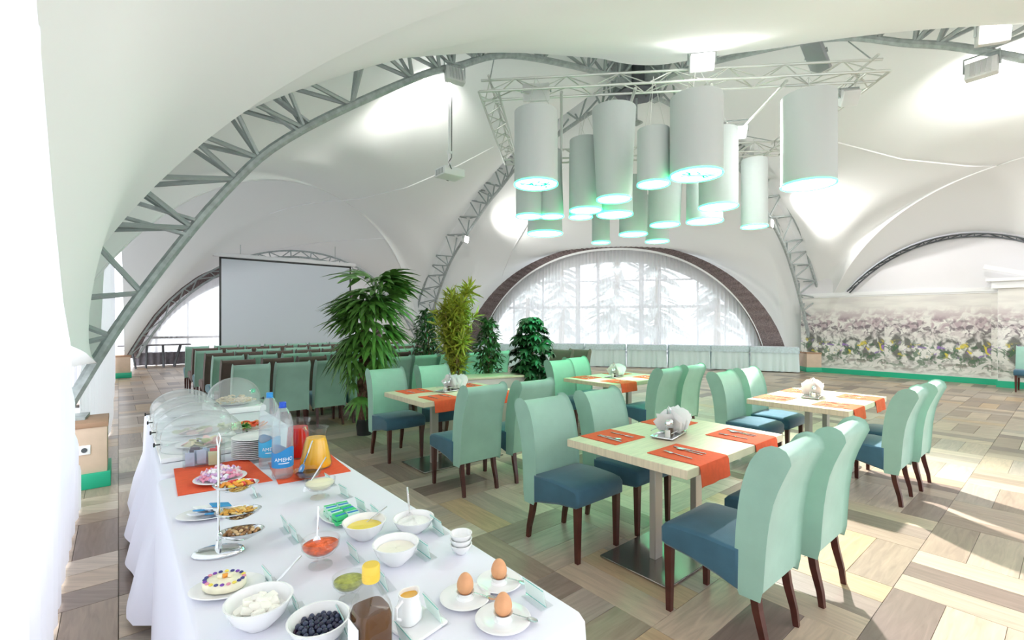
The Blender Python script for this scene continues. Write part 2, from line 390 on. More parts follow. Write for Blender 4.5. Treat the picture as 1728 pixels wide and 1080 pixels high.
arch_truss('arch_truss', [p for p in ol[half:]], 'grey arch truss over the projection screen bay', depth=D1 * .05)
arch_truss('arch_truss', [p for p in orr[4:half + 1]], 'dark arch truss under the roof edge above the mural', inn=.13, r=.012, depth=D2 * -.07)
# ---- pedestals under the ribs
def pedestal(c, w, d, h, label, rz=TH, socket=False):
    t = thing('pedestal', label, 'pedestal', (c.x, c.y, 0), rz)
    MB().box((0, 0, h / 2), (w, d, h), bev=.006).build('body', M_beige, t)
    MB().box((0, 0, .07), (w + .05, d + .05, .14), bev=.006).build('skirting', M_green, t)
    MB().box((0, 0, h - .02), (w + .015, d + .015, .045), bev=.004).build('ledge', M_brownedge, t)
    if socket:
        s = MB().box((.10, -d / 2 - .006, .36), (.085, .014, .085), bev=.004).build('socket', M_china, t)
        MB().lathe([(.022, 0), (.022, .004)], 16).build('socket_hole', M_dark, s).matrix_local = Matrix.Translation((.10, -d / 2 - .013, .36)) @ Matrix.Rotation(R(90), 4, 'X')
    return t
pedestal(uv(-.34, 6.07), .52, .50, .60, 'beige pedestal with socket beside the white curtain', socket=True)
pedestal(uv(-.06, 16.55), .62, .45, .60, 'beige pedestal at far end near folding table')
pedestal(FD + Vector((.25, .0, 0)), .75, .5, .58, 'beige pedestal between skirted tables and mural', rz=R(-8))
pedestal(FC + Vector((0, .1, 0)), .6, .5, .58, 'beige pedestal under the rib left of the arched window')
# ---- window wall CD
nCD = Vector((FD.y - FC.y, -(FD.x - FC.x), 0)).normalized() * -1      # outward
def cd(s, z, off=0.0): p = FC + (FD - FC) * s + nCD * off; return Vector((p.x, p.y, z))
def cd_s(px):
    k = (px - 864) / F_PX; d = FD - FC; return (k * FC.y - FC.x) / (d.x - k * d.y)
def shrink(z_ap, f): return z_ap * f
win = thing('window_1', 'wide arched window with grey mullions behind voile', None); tag(win, kind='structure')
W0, W1, WA = CD_S0 + .035, CD_S1 - .035, 3.55
rows = [[cd(CD_S0 - .02 + (CD_S1 - CD_S0 + .04) * j / 60, archh(j / 60, 0, 1, CD_AP + .1), .32) for j in range(61)],
        [cd(W0 + (W1 - W0) * j / 60, archh(j / 60, 0, 1, WA), .32) for j in range(61)],
        [cd(W0 + (W1 - W0) * j / 60, archh(j / 60, 0, 1, WA), .46) for j in range(61)]]
w_ = MB().grid(rows).build('wall_window', mat('grey_white_reveal', (.55, .55, .57), .7)); tag(w_, 'pale arch surround of the wide window', kind='structure')
def cw(s): return archh(s, W0, W1, WA)
for px, wd in ((862, .05), (912, .06), (972, .16), (1007, .10), (1082, .16), (1113, .12), (1179, .06), (1227, .05), (1268, .05)):
    s = cd_s(px); h = cw(s); p = cd(s, h / 2, .42); MB().box(p, (wd, .07, h), rz=math.atan2(FD.y - FC.y, FD.x - FC.x)).build('mullion', M_mull, win)
for z, th in ((2.0, .09), (2.9, .05), (.45, .08)):
    ss = [s / 200 for s in range(200) if cw(s / 200) > z]; a, b = cd(ss[0], z, .42), cd(ss[-1], z, .42)
    MB().box((a + b) / 2, ((b - a).length, .06, th), rz=math.atan2(b.y - a.y, b.x - a.x)).build('transom', M_mull, win)
cells = [W0 + .001] + [cd_s(p) for p in (862, 912, 972, 1007, 1082, 1113, 1179, 1227, 1268)] + [W1 - .001]
for a, b in zip(cells, cells[1:]):
    ts = [lerp(a, b, k / 6) for k in range(7)]
    MB().grid([[cd(t, 0, .43) for t in ts], [cd(t, cw(t), .43) for t in ts]]).build('pane', M_pane, win)
def pleated(f0, f1, top, amp, npl, sa, sb, z0=.02, rows=(0, .5, 1), seed=1, jit=.4):
    """f0(s)->plan point; f1 = normal; top(s)->height"""
    rn = random.Random(seed); ph = [rn.uniform(-jit, jit) for _ in range(npl + 2)]; n = npl * 6; out = []
    for t in rows:
        row = []
        for j in range(n + 1):
            s = lerp(sa, sb, j / n); k = j / n * npl; p = f0(s); zt = max(top(s), z0 + .01)
            o = amp * math.sin(2 * math.pi * k + ph[int(k)] * 1.0) * (.6 + .4 * math.sin(k * .37))
            row.append(Vector((p.x + f1.x * o, p.y + f1.y * o, lerp(zt, z0, t))))
        out.append(row)
    return MB().grid(out)
K0, K1 = CD_S0 + .020, CD_S1 - .018
ktop = lambda s: archh(s, K0, K1, 3.96)
o = pleated(lambda s: cd(s, 0, .14), nCD, ktop, .035, 80, K0 + .001, K1 - .001, .5).build('sheer_curtain', M_sheer2, None, 0)
tag(o, 'white pleated voile curtain hanging across the wide arched window', 'curtain')
# valance band along curtain header
hd = [[cd(K0 + (K1 - K0) * j / 80, archh(j / 80, 0, 1, 3.96) - dz, .02) for j in range(81)] for dz in (-.02, .05)]
o = MB().grid(hd).build('curtain_rail', M_white); tag(o, 'white curved curtain rail over the wide window', 'curtain rail')
def ruffle(name, label, f, a0, a1, ap0, b0, b1, ap1, s0, s1, n=200):
    """crescent of ruffled cloth between the arch (a) and the smaller arch (b)"""
    rows = []
    for t in (0, .25, .5, .75, 1):
        row = []
        for j in range(n + 1):
            x = lerp(s0, s1, j / n); sa_, sb_ = lerp(a0, a1, x), lerp(b0, b1, x)
            ha, hb = archh(x, 0, 1, ap0), archh(x, 0, 1, ap1)
            s = lerp(sa_, sb_, t); h = lerp(ha, hb, t); row.append(f(s, h, .055 * math.sin(j * 1.9 + t * 3) * math.sin(math.pi * t + .2) - .02))
        rows.append(row)
    o = MB().grid(rows).build(name, M_ruffle, None, 0); tag(o, label, 'valance'); return o
ruffle('ruffled_valance', 'brown ruffled valance edging the wide arched window', lambda s, z, o=0: cd(s, z, o + .07), CD_S0 - .03, CD_S1 + .03, CD_AP + .10, K0 + .005, K1 - .005, 3.99, 0.0005, .9995)
# ---- window wall behind the screen
def sb(s, z, off=0.0): p = ol[half] + (ol[-1] - ol[half]) * s + D1 * (TUN + off); return Vector((p.x, p.y, z))
win2 = thing('window_2', 'arched window behind the projection screen', None); tag(win2, kind='structure')
arch2 = lambda s: archh(s, 0.0, 1.0, 3.85, .0, 2.0, .62)
arch2k = lambda s: archh(s, .03, .97, 3.55, .0, 2.0, .62)
rows = [[sb(j / 60, max(.5, arch2(j / 60)) + .02, .25) for j in range(61)], [sb(.06 + .88 * j / 60, archh(j / 60, 0, 1, 3.2, 0, 2, .62), .25) for j in range(61)]]
o = MB().grid(rows).build('wall_screen_bay', bpy.data.materials['grey_white_reveal']); tag(o, 'pale surround of the arched window behind the screen', kind='structure')
for k in (.1, .2, .32, .46, .6, .74, .88):
    h = archh(k, .06, .94, 3.2, 0, 2, .62); p = sb(k, h / 2, .35); MB().box(p, (.06, .06, h), rz=TH).build('mullion', M_mull, win2)
a, b = sb(.08, .95, .35), sb(.92, .95, .35); MB().box((a + b) / 2, ((b - a).length, .06, .07), rz=TH).build('transom', M_mull, win2)
ts = [.06 + .88 * k / 40 for k in range(41)]
MB().grid([[sb(t, 0, .36) for t in ts], [sb(t, archh(t, .06, .94, 3.2, 0, 2, .62), .36) for t in ts]]).build('pane', M_pane, win2)
o = pleated(lambda s: sb(s, 0, .08), D1, arch2k, .035, 60, .032, .968, .44).build('sheer_curtain', M_sheer, None, 0); tag(o, 'white voile curtain in the bay behind the projection screen', 'curtain')
o = pleated(lambda s: sb(s, 0, .14), D1, lambda s: .46, .04, 46, .03, .97, .02).build('cafe_curtain', M_greycurt, None, 0); tag(o, 'short grey curtain low along the window behind the screen', 'curtain')
def sb2(s, z, off=0): return sb(s, z, off + .02)
rows = []
for t in (0, .33, .66, 1):
    row = []
    for j in range(201):
        x = .004 + .992 * j / 200; h = lerp(archh(x, 0, 1, 3.87, 0, 2, .62), archh(x, 0, 1, 3.52, 0, 2, .62), t); s = lerp(lerp(0, 1, x), lerp(.035, .965, x), t)
        row.append(sb(s, h, .03 * math.sin(j * 1.9 + t * 3)))
    rows.append(row)
o = MB().grid(rows).build('ruffled_valance', M_ruffle, None, 0); tag(o, 'brown ruffled valance edging the arch behind the screen', 'valance')
# ---- left side curtains (along the line through both left pedestals)
def lw(v, z, off=0.0): return uv(-.25 + off, v, z)
EDGE = [(-4.2, 2.2), (-2.5, 3.5), (0, 4.2), (1.2, 4.1), (2.0, 3.8), (2.74, 3.2), (3.45, 2.2), (4.36, 1.28), (5.0, .55), (5.45, .05)]
o = pleated(lambda v: lw(v, 0), D2, lambda v: interp(EDGE, v), .035, 34, -4.1, 5.44, .015, (0, .3, .6, .85, 1), 5, .9).build('window_curtain', M_curt, None, 0)
tag(o, 'long white backlit curtain hanging at the left edge of the picture', 'curtain')
EDG2 = [(6.4, .9), (6.55, 1.2), (6.8, 1.5), (7.6, 2.7), (9, 3.5), (11.4, 3.85), (13.6, 3.5), (15.2, 2.7), (16.1, 1.2), (16.3, .6)]
o = pleated(lambda v: lw(v, 0, interp([(6.5, -.05), (8.5, .17), (20, .17)], v)), D2, lambda v: interp(EDG2, v), .02, 60, 6.45, 16.29, .02, (0, .5, 1), 6).build('window_curtain', M_curt, None, 0)
tag(o, 'white backlit curtain between the two left pedestals', 'curtain')
for nm, v0, v1, n in (('window_3', -4, 5.6, 6), ('window_4', 6.6, 16.2, 6)):
    w3 = thing(nm, 'tall window behind the left curtains' + (' close to the buffet' if nm[-1] == '3' else ' between the pedestals'), None); tag(w3, kind='structure')
    for k in range(n + 1): MB().box(lw(lerp(v0, v1, k / n), 1.3, -.5), (.06, .06, 2.6), rz=TH).build('mullion', M_mull, w3)
    MB().box(lw((v0 + v1) / 2, 2.6, -.5), (.06, v1 - v0, .06), rz=TH).build('transom', M_mull, w3)
# ---- mural wall
MU = 16.03
mural, N, L = nodes('flowered_mural_print'); b = N['Principled BSDF']; b.inputs['Roughness'].default_value = .7
geo = N.new('ShaderNodeTexCoord'); sep = N.new('ShaderNodeSeparateXYZ'); L.new(geo.outputs['Object'], sep.inputs[0])   # x along wall, z up
def mth(op, a, b_=None, c=None):
    n = N.new('ShaderNodeMath'); n.operation = op
    for i, x in enumerate((a, b_, c)):
        if x is None: continue
        if isinstance(x, (int, float)): n.inputs[i].default_value = x
        else: L.new(x, n.inputs[i])
    return n.outputs[0]
def band(z0, z1, soft):
    up = N.new('ShaderNodeMapRange'); up.inputs[1].default_value = z0 - soft; up.inputs[2].default_value = z0 + soft; L.new(sep.outputs[2], up.inputs[0])
    dn = N.new('ShaderNodeMapRange'); dn.inputs[1].default_value = z1 + soft; dn.inputs[2].default_value = z1 - soft; L.new(sep.outputs[2], dn.inputs[0])
    return mth('MULTIPLY', up.outputs[0], dn.outputs[0])
def noise(sc, det, lo, hi, vec=None, dist=0.0, off=0.0):
    mp = N.new('ShaderNodeMapping'); mp.inputs['Scale'].default_value = vec or (1, 1, 1); mp.inputs['Location'].default_value = (off, 0, off)
    # the print repeats every 2.05 m like wallpaper
    rx = mth('WRAP', sep.outputs[0], 2.05, 0.0); cb = N.new('ShaderNodeCombineXYZ'); L.new(rx, cb.inputs[0]); L.new(sep.outputs[2], cb.inputs[2]); L.new(cb.outputs[0], mp.inputs[0])
    t = N.new('ShaderNodeTexNoise'); t.inputs['Scale'].default_value = sc; t.inputs['Detail'].default_value = det; t.inputs['Distortion'].default_value = dist; L.new(mp.outputs[0], t.inputs['Vector'])
    mr = N.new('ShaderNodeMapRange'); mr.inputs[1].default_value = lo; mr.inputs[2].default_value = hi; L.new(t.outputs['Fac'], mr.inputs[0]); return mr.outputs[0]
col = None
def layer(prev, color, fac):
    mx = N.new('ShaderNodeMix'); mx.data_type = 'RGBA'
    if isinstance(prev, tuple): mx.inputs[6].default_value = (*prev, 1)
    else: L.new(prev, mx.inputs[6])
    mx.inputs[7].default_value = (*color, 1); L.new(fac, mx.inputs[0]); return mx.outputs[2]
col = layer((.80, .78, .74), (.55, .52, .52), mth('MULTIPLY', noise(1.2, 4, .45, .7, (1, 1, 5)), .5))
col = layer(col, (.44, .33, .37), mth('MULTIPLY', mth('MULTIPLY', noise(5, 8, .43, .57, None, .8), band(1.2, 1.75, .18)), .9))
col = layer(col, (.16, .13, .15), mth('MULTIPLY', mth('MULTIPLY', noise(8, 9, .50, .57, None, .6, 3), band(1.1, 1.55, .12)), .85))
col = layer(col, (.06, .065, .055), mth('MULTIPLY', mth('MULTIPLY', noise(4.2, 10, .48, .56, (1, 1, .8), .4, 7), band(.45, 1.2, .12)), .85))
col = layer(col, (.06, .14, .07), mth('MULTIPLY', mth('MULTIPLY', noise(7, 10, .50, .56, None, 1.2, 12), band(.3, .95, .1)), .8))
col = layer(col, (.30, .18, .48), mth('MULTIPLY', noise(4.5, 5, .60, .65, (1, 1, 1.3), 1.0, 21), band(.62, .95, .06)))
col = layer(col, (.70, .58, .08), mth('MULTIPLY', noise(5.5, 5, .60, .65, None, 1.0, 31), band(.62, .98, .06)))
col = layer(col, (.24, .20, .18), mth('MULTIPLY', mth('MULTIPLY', noise(3, 8, .48, .60, (1, 1, 3), .5, 41), band(.18, .5, .08)), .7))
L.new(col, b.inputs['Base Color'])
def wall_m(name, u0, v0, v1, h, th, m, z0=0.0):
    o = MB().box((0, 0, 0), (v1 - v0, th, h)).build(name, m); c = uv(u0 + th / 2, (v0 + v1) / 2); o.location = (c.x, c.y, z0 + h / 2); o.rotation_euler = (0, 0, TH + math.pi / 2); return o
vD = FD.dot(D1) + .2
def mural_wall(name, u, v0, v1, h):
    o = link(name, None); mb = MB(); mb.box(((v1 - v0) / 2, 0, h / 2), (v1 - v0, .1, h)); m = mb.mesh(name, mural)
    bpy.data.objects.remove(o); o = link(name, m); p = uv(u + .05, v1); o.location = (p.x, p.y, 0); o.rotation_euler = (0, 0, TH - math.pi / 2); return o
o = mural_wall('wall_mural', MU, -1.5, vD, 2.24); tag(o, 'long wall papered with a misty flower garden mural', kind='structure')
tag(wall_m('wall_upper', MU + .0, -1.5, vD, 2.2, .1, mat('lilac_white_plaster', (.78, .77, .80), .7), 2.24), 'plain white wall above the mural', kind='structure')
tag(wall_m('trim_1', MU - .05, -1.5, vD, .10, .35, M_white, 2.24), 'white moulding ledge along the mural top', kind='structure')
tag(wall_m('trim_2', MU - .02, -1.5, vD, .05, .3, M_white, 2.20), 'narrow white moulding below the ledge', kind='structure')
tag(wall_m('baseboard_right', MU - .02, -1.5, vD, .14, .03, M_green), 'green skirting board along the mural wall', kind='structure')
vP = P(1697, 649).dot(D1) + .12
o = mural_wall('wall_pilaster', MU - .42, vP - 1.6, vP - .05, 2.28); tag(o, 'wide papered pilaster standing out from the mural wall', kind='structure')
tag(wall_m('wall_pilaster_side', MU - .41, vP - .06, vP - .045, 2.28, .45, M_white), 'pale return side of the pilaster', kind='structure')
tag(wall_m('trim_3', MU - .50, vP - 1.7, vP + .05, .16, .55, M_white, 2.28), 'white cornice capping the pilaster', kind='structure')
tag(wall_m('trim_4', MU - .60, vP - 1.8, vP + .14, .07, .68, M_white, 2.44), 'projecting top slab of the pilaster cornice', kind='structure')
tag(wall_m('baseboard_pilaster', MU - .45, vP - 1.65, vP - .02, .15, .1, M_green), 'green skirting board around the pilaster', kind='structure')
ped = MB().box((0, 0, 0), (.9, .06, .10)).build('trim_5', M_white); p = uv(MU - .5, vP - .25, 2.66); ped.location = p; ped.rotation_euler = (0, R(18), TH - math.pi / 2); tag(ped, 'sloping white pediment moulding on the pilaster', kind='structure')
# ---- trees outside the wide window
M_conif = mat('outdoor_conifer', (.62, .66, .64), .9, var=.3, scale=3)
for i, (s, off, h) in enumerate(((.30, 7, 6.5), (.52, 5.5, 7.5), (.66, 9, 8), (.86, 6.5, 6), (.10, 10, 7))):
    p = cd(s, 0, off); t = thing('garden_tree', ('conifer behind the left part of the wide window', 'conifer behind the middle of the wide window', 'tall conifer right of the window middle', 'small conifer at the right end of the window', 'distant tree beyond the window corner')[i], 'tree', p)
    MB().tube([(0, 0, 0), (.05, 0, h * .5), (0, 0, h)], [.16, .11, .03], 8).build('trunk', M_stem, t)
    mb = MB(); rn = random.Random(i)
    for k in range(150):
        z = rn.uniform(1.2, h); rad = (h - z) * .32 + .25; a = rn.uniform(0, 6.28)
        mb.leaf((0, 0, z), (math.cos(a), math.sin(a), -.15), (0, 0, 1), rad, .45, .25, 0, 3)
    o = mb.build('foliage', M_conif, t, 0); o['kind'] = 'stuff'
# ================================================================ LIGHTS AND RIGGING
def lamp_light(name, kind, loc, energy, col, parent, aim=None, size=.1, angle=80, blend=.6):
    d = bpy.data.lights.new(name, kind); d.energy = energy; d.color = col
    if kind == 'SPOT': d.spot_size = R(angle); d.spot_blend = blend; d.shadow_soft_size = size
    else: d.shadow_soft_size = size
    o = bpy.data.objects.new(name, d); C.objects.link(o); o.parent = parent; o.location = loc
    if aim is not None: o.rotation_euler = (Vector(aim) - Vector(loc)).to_track_quat('-Z', 'Y').to_euler()
    return o
M_lens = mat('lit_floodlight_lens', (1, 1, 1), .3, emit=(1, .98, .95), estr=14.0)
M_floodbody = mat('white_floodlight_body', (.75, .76, .76), .5)
M_floodgrey = mat('grey_floodlight_body', (.33, .35, .37), .5)
def floodlight(loc, aim, label, energy, body=None, size=(.30, .22, .10), angle=110, col=(1, .97, .93), soft=.08, drop=.18):
    t = thing('floodlight', label, 'floodlight', (0, 0, 0), 0, 'floodlights clamped to the steelwork')
    loc = Vector(loc); d = (Vector(aim) - loc).normalized(); Mx = Matrix.Translation(loc) @ d.to_track_quat('Z', 'Y').to_matrix().to_4x4()
    w, h, k = size; body = body or M_floodbody
    MB().box((0, 0, 0), (w, h, k), M=Mx @ Matrix.Translation((0, 0, -k / 2)), bev=.012).build('housing', body, t)
    ln = MB().box((0, 0, 0), (w * .86, h * .82, .008), M=Mx @ Matrix.Translation((0, 0, .003))).build('lens', M_lens if energy > 0 else M_pane, t)
    if energy > 0: ln['label'] = 'glowing white lens'
    fin = MB()
    for k2 in range(5): fin.box((0, 0, 0), (.006, h * .8, .03), M=Mx @ Matrix.Translation((w * (-.32 + .16 * k2), 0, -k - .012)))
    fin.build('cooling_fins', body, t)
    br = [Mx @ Vector((w / 2 + .015, 0, -k / 2)), Mx @ Vector((w / 2 + .015, 0, -k / 2)) + Vector((0, 0, drop)), Mx @ Vector((-w / 2 - .015, 0, -k / 2)) + Vector((0, 0, drop)), Mx @ Vector((-w / 2 - .015, 0, -k / 2))]
    MB().tube(br, .012, 6).build('yoke', M_truss, t)
    if energy > 0: lamp_light('floodlight_beam', 'SPOT', loc + d * .03, energy, col, t, aim, soft, angle, .8)
    return t
# rectangular lighting truss
TZ = 4.66
RC = [Vector((-.30, 6.40, TZ)), Vector((4.50, 5.90, TZ)), Vector((4.78, 8.60, TZ)), Vector((-.02, 9.10, TZ))]
names = ('aluminium lattice truss along the near side of lamp frame', 'aluminium lattice truss on the right of the lamp frame', 'aluminium lattice truss along the far side of lamp frame', 'aluminium lattice truss on the left of the lamp frame')
for i in range(4):
    a, b = RC[i], RC[(i + 1) % 4]; e = (b - a).normalized(); sd = Vector((-e.y, e.x, 0)); root = thing('lighting_truss', names[i], 'truss', (0, 0, 0), 0, 'lattice trusses of the lamp frame')
    ch = [(sd * .13 + Vector((0, 0, -.07))), (sd * -.13 + Vector((0, 0, -.07))), Vector((0, 0, .14))]
    for c in ch: bar('chord', a + c - e * .12, b + c + e * .12, .017, M_alu, root, 8)
    n = 14 if i % 2 == 0 else 9; Ln = (b - a).length
    for k in range(n):
        p0, p1 = a + e * (Ln * k / n), a + e * (Ln * (k + 1) / n)
        for x, y in ((0, 2), (1, 2), (0, 1)):
            if k % 2: x, y = y, x
            bar('brace', p0 + ch[x], p1 + ch[y], .008, M_alu, root, 5)
# suspension cables from hub to frame
for i, c in enumerate(RC):
    top = rib_pt((FA, FE, FD, FC)[i], (.42 if i < 2 else .30, 5.62 if i < 2 else 5.95)); o = bar('suspension_cable', c + Vector((0, 0, .14)), top, .008, M_truss)
    tag(o, ('steel cable holding the near left corner of the lamp frame', 'steel cable holding the near right corner of the lamp frame', 'steel cable holding the far right corner of the lamp frame', 'steel cable holding the far left corner of the lamp frame')[i], 'cable')
# cross beams carrying the pendants
for i, t in enumerate((.2, .4, .6, .79)):
    a, b = lerp(RC[0], RC[1], t), lerp(RC[3], RC[2], t); o = bar('cross_beam', a + Vector((0, 0, -.07)), b + Vector((0, 0, -.07)), .022, M_alu)
    tag(o, ('thin beam crossing the lamp frame, leftmost of four', 'thin beam crossing the lamp frame, second from its left end', 'thin beam crossing the lamp frame, third from its left end', 'thin beam crossing the lamp frame, rightmost of four')[i], 'beam')
# ---- pendant drums
M_diff = mat('glowing_mint_diffuser', (.9, 1, .95), .5, emit=(.13, 1.0, .46), estr=9.0)
M_ledrim = mat('green_led_rim', (.3, .9, .6), .5, emit=(.02, 1.0, .36), estr=6.5)
M_greenprint = mat('green_leaf_print', (.02, .55, .33), .6, emit=(.02, .55, .33), estr=.6)
lamps = [  # px centre, bottom y, width px, top y, top/bottom ratio, label
    (904.5, 312, 73, 190, 1.0, 'large pale drum pendant at the left with a leaf printed base'),
    (1036, 337, 57, 185, 1.28, 'pendant drum tapering toward its base, left of the middle'),
    (1175, 296, 84, 165, 1.0, 'largest drum pendant in the middle with leaf printed base'),
    (1364, 313, 82, 163, 1.0, 'large drum pendant hanging alone at the far right'),
    (988.5, 356, 54, 237, 1.0, 'darker grey drum pendant tucked left of the tapering one'),
    (1102.5, 312, 53, 220, 1.0, 'short grey drum pendant between tapering and largest drums'),
    (1212, 350, 62, 222, 1.0, 'drum pendant just behind and right of the largest drum'),
    (1273, 383, 41, 270, 1.0, 'slim drum pendant hanging low at the right of the cluster'),
    (893, 366, 45, 255, 1.0, 'drum pendant half hidden below the leaf printed left drum'),
    (931, 366, 40, 255, .82, 'flaring pendant below the leaf printed left drum'),
    (919.5, 395, 59, 300, .9, 'lowest pendant drum at the left of the cluster'),
    (1037.5, 363, 59, 262, 1.0, 'drum pendant directly below the tapering drum'),
    (1068.5, 396, 46, 300, 1.0, 'slim drum pendant low in the middle left of the cluster'),
    (1122, 380, 48, 262, 1.25, 'tapering pendant hanging below the short grey drum'),
    (1189, 374, 58, 285, 1.0, 'drum pendant hanging low behind the largest drum'),
    (1014, 410, 30, 330, 1.0, 'thinnest pendant drum hanging lowest in the cluster'),
    (1109, 408, 38, 330, 1.0, 'small pendant drum hanging lowest right of the middle'),
    (980, 367, 39, 260, 1.0, 'slim pendant drum half hidden behind the darker grey drum')]
for i, (px, by, w, ty, tr, lab) in enumerate(lamps):
    z = 1.72 * F_PX / (HOR - by); z = min(5.6 + (z - 5.6) * .72, 9.0); r = w * z / F_PX / 2 / (1 if tr < 1 else 1)
    hb = HC + (HOR - by) / F_PX * z; ht = min(HC + (HOR - ty) / F_PX * z, 4.5); X = (px - 864) / F_PX * z
    t = thing('pendant_lamp', lab, 'pendant lamp', (X, z, hb), 0, 'drum pendants of the big chandelier'); Hh = ht - hb; rt = r * tr
    MB().lathe([(r, 0), (rt, Hh), (rt - .012, Hh), (r - .012, .012)], 40, capb=False, capt=False).build('shade', M_lampshade, t)
    MB().lathe([(rt - .012, 0), (rt - .012, .006)], 32, (0, 0, Hh - .02)).build('top_disc', M_lampshade, t)
    df = MB().lathe([(r - .013, 0), (r - .013, .008)], 40, (0, 0, .006)).build('diffuser', M_diff, t); df['label'] = 'glowing mint green diffuser'
    rm = MB().lathe([(r + .001, -.004), (r + .005, -.002), (r + .005, .014), (r + .001, .016)], 40, capb=False, capt=False).build('led_rim', M_ledrim, t); rm['label'] = 'thin green led strip'
    if i in (0, 2):
        lf = MB(); rn = random.Random(i)
        for k in range(16):
            a = rn.uniform(0, 6.28); lf.leaf((rn.uniform(-.6, .6) * r, rn.uniform(-.25, .25) * r, .004), (math.cos(a), math.sin(a), 0), (0, 0, 1), r * .3, r * .09, 0)
        lf.tube([(-.6 * r, -.1 * r, .004), (0, .1 * r, .004), (.65 * r, 0, .004)], .006, 4); lf.build('leaf_print', M_greenprint, df)
    for k in range(3):
        a = k * 2.094; bar('wire', (rt * .8 * math.cos(a), rt * .8 * math.sin(a), Hh - .01), (0, 0, TZ - .07 - hb), .003, M_alu, t, 4)
# ---- floodlights
def on_rib(k, i, dz=-.12): return ribs[k][0][i] + Vector((0, 0, dz))
floodlight((3.55, 7.45, 4.50), (2.3, 2.6, 0), 'strong floodlight hung inside the lamp frame', 2500, angle=88, soft=.10)
floodlight(lerp(RC[0], RC[1], .56) + Vector((0, -.2, .12)), (1.6, 2.2, 3.6), 'blazing floodlight on the near side of lamp frame', 170, angle=120)
floodlight(Vector((5.55, 5.42, 4.85)), (4.5, 2.5, 4.4), 'blazing floodlight on the rib at the upper right', 150, angle=120)
floodlight(on_rib('A', 17, -.16), (-4.2, 12.2, 3.8), 'white floodlight under the left rib lighting the roof', 420, angle=100)
floodlight(on_rib('C', 25, -.2) + Vector((.0, -.15, 0)), (1.5, 14.0, 3.6), 'star bright floodlight on the rib behind the projector', 330, angle=130)
floodlight(on_rib('D', 25, -.2) + Vector((.0, -.15, 0)), (9.5, 10.5, 4.0), 'warm bright floodlight low on the rib beside the pendants', 330, angle=130)
floodlight(on_rib('E', 22, -.25), (9, 8, 4.0), 'white floodlight hanging below the rib at the upper right', 260, angle=120)
floodlight(RC[1] + Vector((-.55, .25, .30)), (2.5, 5, 2), 'unlit grey floodlight tilted on the lamp frame corner', 0, M_floodgrey, (.22, .50, .09), drop=.05)
floodlight(RC[1] + Vector((-.12, .2, -.25)), (4.0, 4.2, 3), 'small unlit white floodlight below the frame corner', 0, None, (.2, .2, .14), drop=.12)
floodlight(lerp(RC[0], RC[1], .13) + Vector((0, 0, -.05)), (0, 2, 3.4), 'pale square floodlight on the left end of lamp frame', 0, None, (.36, .22, .08), drop=.05)
# ---- projector
pz = 7.15; pj = Vector(((759 - 864) / F_PX * pz, pz, HC + (HOR - 293) / F_PX * pz))
t = thing('projector', 'white projector hanging on a long pole', 'projector', pj, R(38))
MB().box((0, 0, 0), (.36, .30, .125), bev=.015).build('body', M_white, t)
o = MB().lathe([(.05, 0), (.05, .05), (.04, .055)], 20).build('lens', M_black, t); o.matrix_local = Matrix.Translation((.08, .15, 0)) @ Matrix.Rotation(R(-90), 4, 'X')
for s_ in (-1, 1):
    g_ = MB()
    for k in range(6): g_.box((s_ * .181, -.09 + k * .035, .0), (.004, .012, .08))
    g_.build('vent_grille', M_floodgrey, t)
MB().box((0, 0, .075), (.12, .12, .03)).lathe([(.045, 0), (.045, .03)], 12, (0, 0, .30)).lathe([(.03, 0), (.022, .12)], 12, (0, 0, .09)).build('ceiling_mount', M_white, t)
bar('pole', (0, 0, .1), (0, 0, 5.66 - pj.z), .022, M_white, t, 10)
MB().tube([(-.05, -.14, .02), (-.12, -.2, .06), (-.08, -.1, .13), (.03, 0, .25), (.035, 0, .8), (.03, 0, 5.6 - pj.z)], .007, 6).build('cable', M_black, t)
# ---- projection screen
ZL = 13.0; q = ZL * 107; zr = q / 90; hs = HC + q / F_PX
A_ = Vector((-.62 * ZL, ZL, 0)); B_ = Vector((-.341 * zr, zr, 0)); wS = (B_ - A_).length; e = (B_ - A_).normalized(); n_ = Vector((-e.y, e.x, 0))
t = thing('projection_screen', 'large pale projection screen with black border', 'screen', (A_ + B_) / 2, math.atan2(e.y, e.x))
zb = .75; Hs = hs - zb; M_screen = mat('matt_screen_canvas', (.70, .745, .81), .9)
MB().box((0, 0, zb + Hs / 2), (wS - .10, .012, Hs - .10)).build('canvas', M_screen, t)
for nm, c, d in (('border', (0, 0, hs - .025), (wS, .016, .05)), ('border', (0, 0, zb + .025), (wS, .016, .05)), ('border', (-wS / 2 + .025, 0, zb + Hs / 2), (.05, .016, Hs)), ('border', (wS / 2 - .025, 0, zb + Hs / 2), (.05, .016, Hs))):
    MB().box(c, d).build(nm, M_black, t)
MB().box((0, 0, hs + .055), (wS + .3, .11, .11), bev=.02).build('casing', M_white, t)
MB().box((0, 0, zb - .02), (wS, .05, .05), bev=.01).build('weight_bar', M_white, t)
for s_ in (-1, 1): bar('hanger', (s_ * wS * .36, 0, hs + .1), (s_ * wS * .36, 0, hs + .95), .008, M_truss, t, 6)
